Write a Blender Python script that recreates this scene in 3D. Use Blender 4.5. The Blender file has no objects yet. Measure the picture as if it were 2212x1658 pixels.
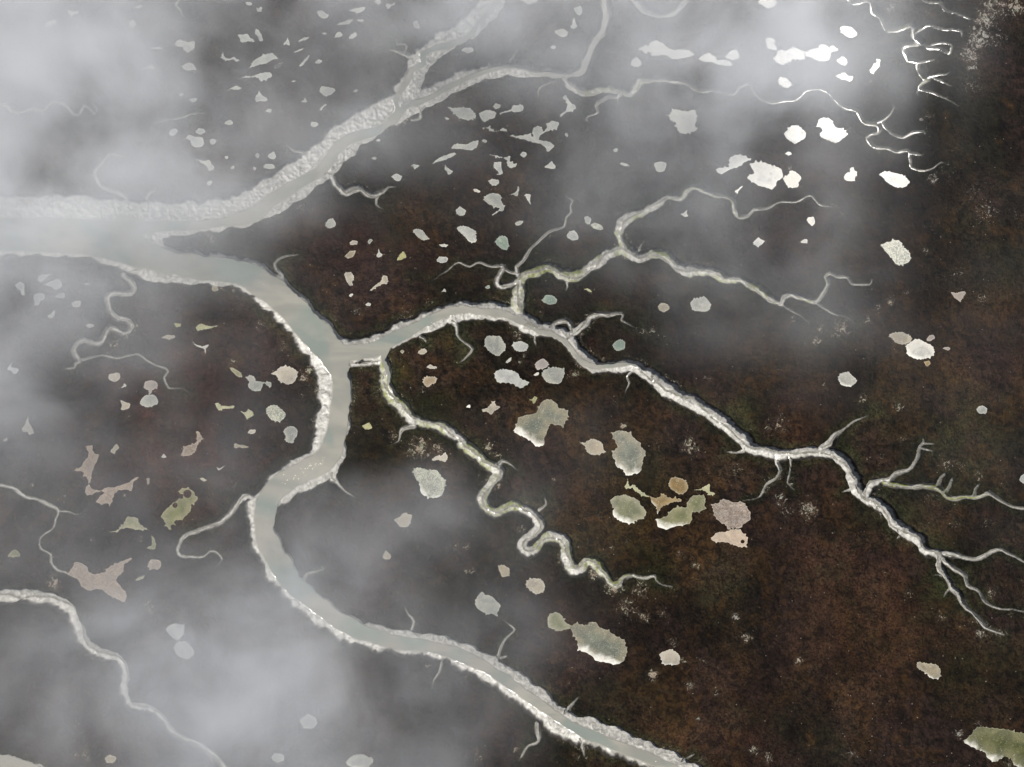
# ---------------------------------------------------------------- survey data
# survey sheets: origin of each sheet in survey units, 0.4975 unit per sheet step
TILE = {'A1': (0, 0), 'A2': (1000, 0), 'A3': (2000, 0), 'A4': (2900, 0),
        'B1': (0, 700), 'B2': (1000, 700), 'B3': (2000, 700), 'B4': (2900, 700),
        'C1': (0, 1450), 'C2': (1000, 1450), 'C3': (2000, 1450), 'C4': (2900, 1450),
        'D1': (0, 2173), 'D2': (1000, 2173), 'D3': (2000, 2173), 'D4': (2900, 2173)}
# channels: key | label | flags | nodes x,y,width ; 'W' = full survey units
CREEKS = [
 ('river', 'bank', 'W -200,885,215 0,882,214 250,880,215 450,910,236 597,1019,146 746,1047,122 920,1060,116 1010,1103,128 1120,1190,132 1195,1275,138 1280,1370,150 1295,1436,135 1303,1500,128 1308,1574,120 1298,1649,122 1283,1729,122 1259,1808,132 1174,1858,125 1090,1908,112 1020,1990,104 1025,2090,100 1070,2190,112 1147,2300,100 1255,2397,102 1395,2475,98 1550,2507,88 1740,2540,92 1895,2610,98 2050,2705,102 2205,2835,98 2330,2872,104 2475,2930,96 2620,2995,98 2780,3080,98'),
 ('river', 'bank', 'W 480,862,150 600,860,140 696,854,124 895,829,112 1010,790,138 1232,646,132 1345,540,126 1462,462,112 1560,405,105 1605,320,84 1650,225,82 1728,165,84 1820,110,84 1885,50,86 1925,0,88 1990,-100,88 2100,-250,88'),
 ('river', 'bank', 'W 1575,420,70 1639,393,72 1724,348,74 1821,301,68 1920,274,60 1995,266,55 2050,274,50 2124,279,38 2189,284,34 2239,284,28 2279,264,28 2298,219,28 2323,159,28 2358,109,30 2373,50,32 2368,0,32 2360,-150,30'),
 ('eastern tidal creek with pale mud banks, widest branch running from the confluence to the right edge', 'bank',
  'B2 650,1350,180 750,1345,180 900,1330,185 1050,1255,160 1210,1175,152 1410,1095,150 1560,1045,150 1750,1035,135 1910,1040,128 2060,1090,122 2200,1170,112 B3 100,1150,108 200,1172,106 300,1190,104 400,1220,108 470,1290,108 530,1370,112 580,1430,108 650,1468,98 750,1480,90 850,1470,88 950,1475,95 1050,1520,100 1150,1590,105 C3 1100,45,105 1250,160,105 1400,240,108 1500,290,108 1600,360,110 1700,430,110 1800,520,105 1870,590,95 1950,625,84 2050,645,82 2150,660,80 C4 450,645,78 550,640,74 650,640,74 750,670,78 820,720,90 860,800,94 890,880,98 920,950,88 980,1010,76 1060,1040,78 1130,1090,84 1190,1170,86 1250,1240,88 1330,1290,90 1410,1340,86 1430,1400,70 1500,1430,60 1555,1450,80 1560,1520,70 D4 1580,130,48 1620,190,42 1650,250,46 1700,300,42 1730,370,33 1790,430,28 1850,490,28 1890,530,28 1905,560,24 1980,590,16 2060,620,8'),
 ('winding creek with green algae margins climbing from the eastern creek toward the upper right', 'algae',
  'B3 50,1030,100 52,950,106 60,880,98 70,810,80 100,755,74 150,730,78 230,710,78 300,692,82 370,730,84 430,760,80 500,755,84 570,720,80 650,670,88 720,620,88 800,570,84 870,545,80 930,580,74 1000,612,78 1060,605,70 1140,580,64 1210,600,74 1270,660,74 1340,700,74 1400,725,92 1480,718,78 1560,725,78 1640,755,76 1700,785,56 1800,795,56 1900,840,56 1980,890,60 2050,950,56 2110,975,44 B4 312,975,44 340,930,50 400,908,44 480,935,38 570,965,34 620,920,32 660,860,28 675,810,28 655,770,28 690,740,24 740,765,20 830,775,20 855,820,18 920,830,14 1000,830,12 1015,790,8'),
 ('pale looping creek arching under thin haze in the upper right middle', 'algae',
  'B3 885,545,70 880,500,66 850,440,68 842,380,76 890,320,84 960,280,72 1050,250,58 1150,190,58 1230,140,48 1330,150,38 1370,110,42 1420,60,44 1500,80,44 1570,120,34 1680,140,26 1740,180,36 1760,250,42 1790,300,34 1850,290,28 1900,240,26 2000,235,18 2060,200,16 2120,180,13 2200,185,13 B4 460,165,13 500,140,12 550,135,12 585,180,14 620,210,12 700,215,8 760,230,7 785,275,6'),
 ('thin creek rising straight north east from the small loop of mud', '',
  'B3 45,760,34 40,690,28 90,640,24 130,570,24 200,500,22 260,440,22 330,400,22 410,372,18 430,300,16 465,260,16 460,210,14 478,170,12 440,150,9 410,110,5'),
 ('hooked creek looping round a dark grassy island left of the thin straight creek', '',
  'B2 2060,800,50 1990,835,42 1930,840,44 1895,810,44 1910,750,40 1950,700,34 1930,680,20 1850,690,20 1780,660,18 1730,660,14 1680,690,12 1610,660,12 1570,665,12 1500,720,9 1440,760,7 1380,800,6 1310,775,5 1200,745,4'),
 ('hooked creek looping round a dark grassy island left of the thin straight creek', '', 'B2 1950,705,22 1990,730,20 2040,738,24 2080,750,30'),
 ('short creek curling north east above the eastern creek to a bent tip', '',
  'B3 430,1235,60 500,1200,52 560,1150,50 620,1090,50 690,1060,42 780,1065,26 860,1055,18 870,1080,16 860,1110,14 900,1130,9 970,1170,6 1060,1210,5 1200,1250,4'),
 ('short creek curling north east above the eastern creek to a bent tip', '', 'B3 300,1165,40 360,1125,40 420,1110,36 460,1150,30 480,1200,36'),
 ('winding middle creek snaking from the confluence past the round ponds with olive algae on its bed', 'algae',
  'B2 960,1380,90 1000,1440,80 1020,1540,84 C2 1012,60,94 1030,150,96 1080,220,98 1150,290,96 1210,360,88 1270,400,74 1370,415,70 1470,450,78 1570,510,84 1660,600,88 1740,670,88 1820,730,88 1880,770,86 1905,820,84 1850,880,86 1800,940,82 1780,1000,82 1810,1080,82 1880,1112,78 1950,1090,76 2020,1060,76 C3 100,1088,76 180,1150,80 222,1210,78 180,1270,74 110,1325,74 80,1385,84 125,1425,78 180,1400,66 240,1340,70 310,1305,84 390,1325,96 432,1400,96 435,1490,94 480,1560,96 540,1560,84 590,1508,66 660,1520,80 710,1580,84 750,1640,60 D3 790,228,52 850,218,46 885,170,42 950,150,28 1030,175,24 1120,155,16 1130,190,11 1180,225,9 1260,240,7'),
 ('little side creek hooking below the first bend of the middle creek', '', 'C2 1240,430,40 1150,460,28 1130,500,18 1120,550,11 1050,585,6'),
 ('little spur with a straight tail beside the pink vegetated tip of the middle creek', '', 'C2 1910,740,50 1935,705,30 1980,720,12 2040,770,7 2080,800,5'),
 ('tiny spur reaching north from the outer bend of the middle creek', '', 'C3 215,1090,30 265,1050,13 262,1010,8 260,960,5'),
 ('short muddy gully cutting back from the river bend below the sparkling water', '', 'C2 590,800,70 600,835,50 640,880,22 700,940,13 770,990,7'),
 ('bright mud rim along the square grassy peninsula at the confluence', '', 'B2 715,1462,34 850,1448,38 960,1440,50'),
 ('slim bright creek dropping from the eastern creek to a small elbow above the round ponds', '', 'B2 1530,1105,44 1575,1160,22 1580,1220,17 1630,1280,15 1700,1332,18 1660,1390,13 1600,1440,8'),
 ('tiny notch creek curling off the south bank near the confluence', '', 'B2 1290,1235,24 1320,1250,14 1335,1285,6'),
 ('short white spur hanging below the eastern creek beside two round ponds', '', 'B3 182,1225,20 180,1265,12 188,1310,6'),
 ('small hooked creek entering the river from its grassy north bank', '', 'B2 195,745,40 155,690,28 152,655,24 190,625,18 250,602,13 350,592,6'),
 ('bright muddy creek with scalloped bends below the upper river arm', 'bank', 'A2 520,1365,44 580,1372,50 B2 620,30,48 650,72,56 700,105,54 760,72,52 820,80,54 880,118,42 940,125,38 1000,100,28 1040,65,16 1100,62,7'),
 ('bright muddy creek with scalloped bends below the upper river arm', '', 'B2 955,125,24 945,200,13 1000,235,7 1060,245,5'),
 ('small forked creek joining the north side of the upper river arm', '', 'A2 1230,440,34 1150,420,24 1080,400,11 1000,380,5'),
 ('small forked creek joining the north side of the upper river arm', '', 'A2 1170,410,14 1182,365,13 1150,345,10 1110,350,9 1100,300,8 1060,280,5'),
 ('hook shaped creek under the junction of the two upper river arms', '', 'A2 1280,850,34 1295,900,22 1285,935,20 1220,945,12'),
 ('small crooked gully on the north west bank of the upper river arm', '', 'A2 400,1195,40 340,1195,18 290,1180,13 240,1140,8 180,1130,5'),
 ('fine bent gully trailing south west from the hazy upper creek', '', 'A3 400,590,18 330,640,13 220,690,11 205,780,6'),
 ('fine gully running north from the curved upper river arm', '', 'A2 2000,470,18 2030,430,13 2050,390,8 2105,345,5'),
 ('narrow S shaped creek hanging below the hazy upper creek', '', 'A3 860,715,36 830,765,20 760,765,32 700,790,30 662,830,26 678,880,20 600,915,16 585,940,12 600,960,6'),
 ('narrow S shaped creek hanging below the hazy upper creek', '', 'A3 832,775,12 840,830,7'),
 ('pale curved creek dipping into the frame at the top edge', 'bank', 'A3 900,-80,52 940,-30,52 1000,25,52 1050,70,50 1120,108,48 1200,115,48 1280,92,44 1340,40,44 1375,-20,44 1390,-90,44'),
 ('long hazy creek meandering from the upper river arm to the dark upper right marsh', 'algae',
  'A3 395,575,44 450,650,56 520,705,58 600,720,58 700,700,54 800,695,50 870,715,50 930,738,48 970,690,50 1020,630,50 1120,622,40 1250,635,34 1350,645,34 1420,690,28 1480,715,24 1600,715,24 1700,740,22 1750,740,22 1780,695,22 1830,670,24 1870,665,24 1900,710,28 1950,770,28 2050,805,28 2150,792,24 A4 430,780,24 480,740,22 520,705,24 600,695,26 660,715,36 720,765,34 770,825,30 830,855,28 905,865,28 930,930,34 970,970,30 1050,975,30 1080,1010,32 1060,1048,30 1010,1060,24 980,1085,28 1010,1130,28 1060,1165,26 1130,1165,28 1230,1195,24 1280,1185,24 1315,1195,26 1318,1280,16 1335,1320,14 1430,1345,13 1500,1320,11 1560,1275,8 1620,1300,5'),
 ('branching glinting creek tree at the top right, bright against black marsh', 'algae',
  'A4 800,-40,30 840,0,30 880,30,28 960,15,28 1015,15,36 1030,90,40 1080,130,34 1120,215,26 1150,245,26 1220,235,34 1300,205,36 1350,215,42 1360,290,46 1405,330,46 1340,348,42 1280,365,42 1282,420,42 1310,470,38 1380,485,38 1378,550,34 1430,605,34 1458,625,30 1402,660,28 1395,700,24 1460,720,17 1540,750,13 1620,790,9 1700,835,6'),
 ('branching glinting creek tree at the top right, bright against black marsh', '', 'A4 1370,255,22 1430,220,17 1470,200,17 1560,230,19 1660,235,17 1720,250,16 1720,290,8'),
 ('branching glinting creek tree at the top right, bright against black marsh', '', 'A4 1410,330,24 1480,380,28 1560,385,22 1620,425,16 1640,390,16 1635,350,14 1560,340,16 1490,350,18'),
 ('branching glinting creek tree at the top right, bright against black marsh', '', 'A4 1390,492,20 1440,485,20 1500,470,10'),
 ('branching glinting creek tree at the top right, bright against black marsh', '', 'A4 1465,612,20 1540,590,17 1600,585,11 1640,555,6'),
 ('branching glinting creek tree at the top right, bright against black marsh', '', 'A4 1500,610,17 1580,650,13 1640,680,7'),
 ('branching glinting creek tree at the top right, bright against black marsh', '', 'A4 1385,705,12 1372,725,9 1385,755,6'),
 ('single bright creek slanting down from the top edge at far right', '', 'A4 1390,-40,18 1410,-5,18 1470,25,17 1550,25,17 1590,80,20 1680,110,16 1770,145,11 1795,158,6'),
 ('forked bright gully east of the hazy creek, ending in a pale fan', '', 'A4 1070,965,18 1110,945,18 1160,900,13 1192,850,9 1180,825,5'),
 ('forked bright gully east of the hazy creek, ending in a pale fan', '', 'A4 1100,955,18 1120,1000,20 1170,1050,20 1270,1080,20 1340,1045,24 1420,1035,17 1440,1060,6'),
 ('forked bright gully east of the hazy creek, ending in a pale fan', '', 'A4 1320,1205,26 1360,1210,20 1400,1222,9'),
 ('thin tail of the algae creek sloping into the pale speckled marsh', '', 'B4 570,965,22 660,1025,16 730,1065,10 830,1090,7 910,1145,5'),
 ('short bright gully below the first bend of the algae creek tail', '', 'B4 330,985,24 350,1010,18 400,1045,12 450,1070,9 495,1105,8 540,1150,5'),
 ('tiny spur north of the fork where the looping creek begins', '', 'B3 985,590,34 1000,555,20 1015,520,12 1050,490,5'),
 ('tiny tail under the first bend of the algae creek', '', 'B3 432,795,22 436,840,12 420,880,7'),
 ('zigzag white gully dropping south from the middle of the eastern creek', '', 'B3 945,1510,26 905,1550,17 920,1600,13 C3 895,150,8 888,195,5'),
 ('straight dark gully rising north east off the right hand creek bend', '', 'C4 640,605,60 690,565,50 740,500,42 790,460,18 870,400,11 980,350,7 1050,290,4'),
 ('pale branch creek climbing to twin twigs in the lower right marsh', '', 'C4 985,1000,66 1000,950,66 1035,885,66 1100,868,50 1160,852,40 1210,800,32 1300,780,28 1350,720,27 1380,660,25 1392,600,24 1420,560,18 1420,530,9'),
 ('pale branch creek climbing to twin twigs in the lower right marsh', '', 'C4 1430,570,15 1500,570,7'),
 ('pale branch creek climbing to twin twigs in the lower right marsh', '', 'C4 1408,605,15 1500,632,8'),
 ('creek with vivid green banks running east to the right edge with three short twigs', 'algae2',
  'C4 1120,875,40 1230,898,38 1350,908,38 1450,905,34 1540,920,40 1590,970,38 1650,1000,32 1730,990,26 1850,990,26 1940,962,28 2020,1010,24 2100,1058,20 2211,1080,17 2400,1100,15 2700,1130,10'),
 ('creek with vivid green banks running east to the right edge with three short twigs', 'algae2', 'C4 1530,900,34 1560,840,26 1590,805,8'),
 ('creek with vivid green banks running east to the right edge with three short twigs', 'algae2', 'C4 1600,950,30 1620,905,26 1645,845,10'),
 ('creek with vivid green banks running east to the right edge with three short twigs', 'algae2', 'C4 1822,985,24 1832,925,18 1860,885,7'),
 ('pale side creek arching east near the lower right end of the eastern creek', '', 'C4 1560,1440,40 1640,1440,44 1700,1455,33 1800,1475,28 1880,1465,26 1960,1415,27 2020,1400,26 2080,1430,20 2150,1460,14 2211,1500,13 2300,1560,12 2500,1700,8'),
 ('ragged gully splitting right from the tail of the eastern creek', '', 'D4 1590,40,48 1680,110,33 1750,160,28 1770,230,26 1860,280,20 1890,340,18 1950,390,14 2030,415,11 2120,420,8 2211,435,8 2350,450,6'),
 ('short bright twig on the left of the eastern creek tail', '', 'D4 1645,250,24 1610,270,16 1580,315,7'),
 ('small dark notch above the bright twig of the eastern creek tail', '', 'D4 1585,165,18 1540,150,8 1490,152,5'),
 ('short forked stub below the lower right creek bend', '', 'C4 1250,1250,28 1232,1300,12 1200,1325,5'),
 ('thin vertical stub under the junction of the lower right creeks', '', 'C4 1085,1060,24 1085,1110,12 1086,1165,6'),
 ('crooked gully winding south west toward the dry two lobed pan', '', 'C4 270,665,40 270,720,26 300,780,25 260,840,22 190,890,18 160,950,18 110,1000,9 0,1020,6'),
 ('thin zigzag gully right of the crooked one below the eastern creek', '', 'C4 380,670,26 376,740,10 366,820,9 356,880,9 400,930,7 425,945,4'),
 ('tiny left twig at the lower bend of the right hand creek', '', 'C4 850,930,24 815,938,12 780,950,6'),
 ('short left spur where the eastern creek turns level', '', 'C3 1840,608,34 1770,640,16 1680,635,6'),
 ('tightly meandering narrow creek with grey water left of the river bend', 'bank',
  'B1 1085,700,36 1030,712,24 985,722,28 968,748,30 1015,795,30 1055,850,38 1025,902,38 925,892,38 855,908,36 842,960,38 868,1040,42 925,1092,40 1000,1110,42 1035,1150,42 1000,1200,40 930,1195,38 870,1168,38 822,1210,42 790,1282,42 730,1292,38 660,1258,34 602,1300,34 580,1350,36 600,1405,36 618,1432,40 590,1450,22 582,1480,18 500,1495,6'),
 ('thin dark edged gully running right from the foot of the meandering left creek', '', 'B1 620,1430,24 700,1405,17 800,1385,15 920,1405,15 1000,1390,13 1090,1375,13 1150,1420,13 1220,1460,13 1290,1480,15 1320,1510,17 1290,1560,15 1320,1630,13 1350,1645,12 1440,1645,7 C1 1490,180,6 1530,220,4'),
 ('pale creek winding down through thick haze to the river mudflat', '', 'B1 970,240,60 985,200,46 985,150,38 940,110,34 850,75,34 785,50,28 A1 750,1355,26 800,1290,18 860,1215,14 980,1230,8'),
 ('faint gully reaching left from the hazy creek above the mudflat', '', 'A1 745,1372,10 640,1385,8 520,1390,5'),
 ('short hooked creek on the mudflat right of the hazy creek', '', 'B1 1130,280,30 1145,230,30 1150,170,28 1180,110,22 1212,88,14 1220,115,6'),
 ('faint wavy creek almost lost in haze at far upper left', '', 'A1 -60,815,20 50,830,20 90,880,20 180,885,20 260,855,20 340,870,20 400,810,20 450,800,18 530,840,20 580,900,18 630,895,16 660,835,16 700,850,14 745,898,12 758,860,10 730,790,8 860,750,8 870,790,8 890,830,6'),
 ('faint straight gully through the hazy pond field', '', 'A1 1610,890,8 1500,900,10 1400,935,12 1280,950,10 1200,990,8 1180,1100,8 1100,1210,6'),
 ('short wavy creek entering at the top edge among hazy ponds', '', 'A1 1430,-40,16 1405,0,16 1380,40,16 1420,80,14 1430,120,9 1475,160,5'),
 ('shadow edged gully entering from the left edge and turning south', '', 'C1 -80,885,30 50,900,27 120,930,25 200,985,23 300,1010,23 380,1045,23 460,1095,20 440,1160,13 420,1230,11 340,1290,11 310,1330,11 320,1390,13 400,1440,11 400,1500,15 450,1560,17 520,1580,12'),
 ('shadow edged gully entering from the left edge and turning south', '', 'C1 465,1100,13 540,1105,11 600,1125,9 680,1095,7 700,1020,5'),
 ('creek with a narrow loop leaving the west bank of the lower river', 'bank', 'C1 2020,1060,40 1980,1010,50 1930,985,46 1860,1040,44 1800,1130,42 1700,1200,40 1600,1240,36 1500,1270,32 1430,1320,27 1395,1400,24 1420,1450,20 1500,1460,18 1600,1455,15 1650,1415,13 1710,1430,12 1745,1480,10 1700,1530,8 1670,1580,6'),
 ('wide grey creek sinking into haze at the lower left', 'bank', 'D1 -100,330,92 60,318,96 200,318,96 350,340,95 480,380,90 550,450,88 600,560,84 640,660,84 720,740,88 850,790,68 940,830,66 970,900,72 965,1000,68 970,1100,62 1020,1180,58 1150,1200,60 1230,1240,58 1330,1360,48 1400,1420,42 1500,1460,38 1620,1520,38 1730,1620,34 1800,1700,34 1900,1850,34'),
 ('river', 'bank', 'D1 -120,1640,170 -20,1640,170 100,1660,150 300,1710,130 450,1770,120 600,1850,110'),
 ('pale stub creek on the east bank where the river leaves the haze', '', 'D2 370,195,40 400,140,20 470,125,17 545,90,8'),
 ('small Y footed creek dropping to the north bank of the lower river', '', 'D2 1270,655,26 1222,600,26 1240,510,20 1200,460,15 1170,400,8'),
 ('thin creek descending from the pale round pan to the lower river', '', 'D2 1900,850,40 1910,760,24 1940,680,20 2000,610,14 2030,575,11 1970,520,7 1890,460,5'),
 ('short forked creek on the south bank of the lower river', '', 'D2 1462,815,26 1440,910,15 1400,970,13 1380,1040,7'),
 ('tiny dark notch beside the thin creek foot on the lower river', '', 'D2 1920,800,26 1975,785,8'),
 ('short pale gully biting into the north bank of the lower river', '', 'D3 425,1270,44 448,1190,28 500,1130,12 530,1100,5'),
 ('small twiggy gully where the river meets the bottom edge', '', 'D3 1350,1640,34 1380,1580,14 1430,1560,7'),
 ('narrow creek turning left below the bright south bank of the lower river', '', 'D3 200,1320,40 206,1450,22 130,1490,18 85,1550,14 60,1600,6'),
 ('small dark cleft in the vegetated south bank near the bottom edge', '', 'D3 550,1450,50 560,1530,16 572,1575,6'),
]
# open water of the river and its arms (full survey units unless a sheet is named)
WATERS = [
 'D1 -150,1650,150 0,1665,140 100,1690,120 300,1745,104 450,1800,96 600,1880,90',
 'W -200,912,130 0,913,127 250,916,132 450,944,155 547,991,104 746,1035,95 920,1060,92 1010,1103,105 1124,1190,108 1201,1278,110 1285,1370,112 1320,1440,84 1328,1500,68 1327,1550,66 1316,1649,74 1299,1724,78 1264,1798,82 1184,1845,80 1090,1895,80 1030,1975,80 1032,2090,85 1070,2180,95 1150,2294,85 1265,2392,74 1390,2474,60 1540,2517,46 1720,2548,44 1860,2602,42 1960,2662,36 2100,2760,34 2230,2850,34 2350,2905,38 2480,2955,40 2600,3010,40 2780,3090,40',
 'W 470,895,110 560,884,46 700,878,32 846,864,30 945,846,52 995,824,50 1050,778,48 1149,716,42 1234,667,40 1279,612,40 1318,562,40 1388,525,34 1473,500,28 1527,463,28 1550,428,28 1540,385,18 1567,333,18 1590,298,16 1604,264,18 1650,236,18 1650,200,18 1700,176,18 1776,155,18 1836,125,15 1866,75,13 1915,25,16 2000,-100,18 2100,-250,18',
 'A2 1110,860,50 1200,800,42 1350,750,34 1500,665,30 1700,572,28 1900,508,34 2050,488,40 2150,515,42 A3 150,530,40 250,552,40 400,562,40 480,565,44 560,530,44 600,430,44 650,310,44 720,210,44 748,100,48 740,0,48 725,-300,48',
 'B2 560,1350,150 700,1360,120 800,1355,110 950,1330,110 1050,1262,95 1200,1185,74 1400,1085,62 1560,1022,56 1750,1034,46 1950,1055,40 2180,1165,30 B3 200,1190,26 300,1210,26 400,1260,26 470,1330,24 530,1415,24 620,1468,22 750,1468,18 950,1452,14 1050,1500,9',
 'B2 1000,1330,80 1010,1450,36 1040,1560,30 C2 1030,80,26 1050,140,16 1080,190,8',
]
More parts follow.
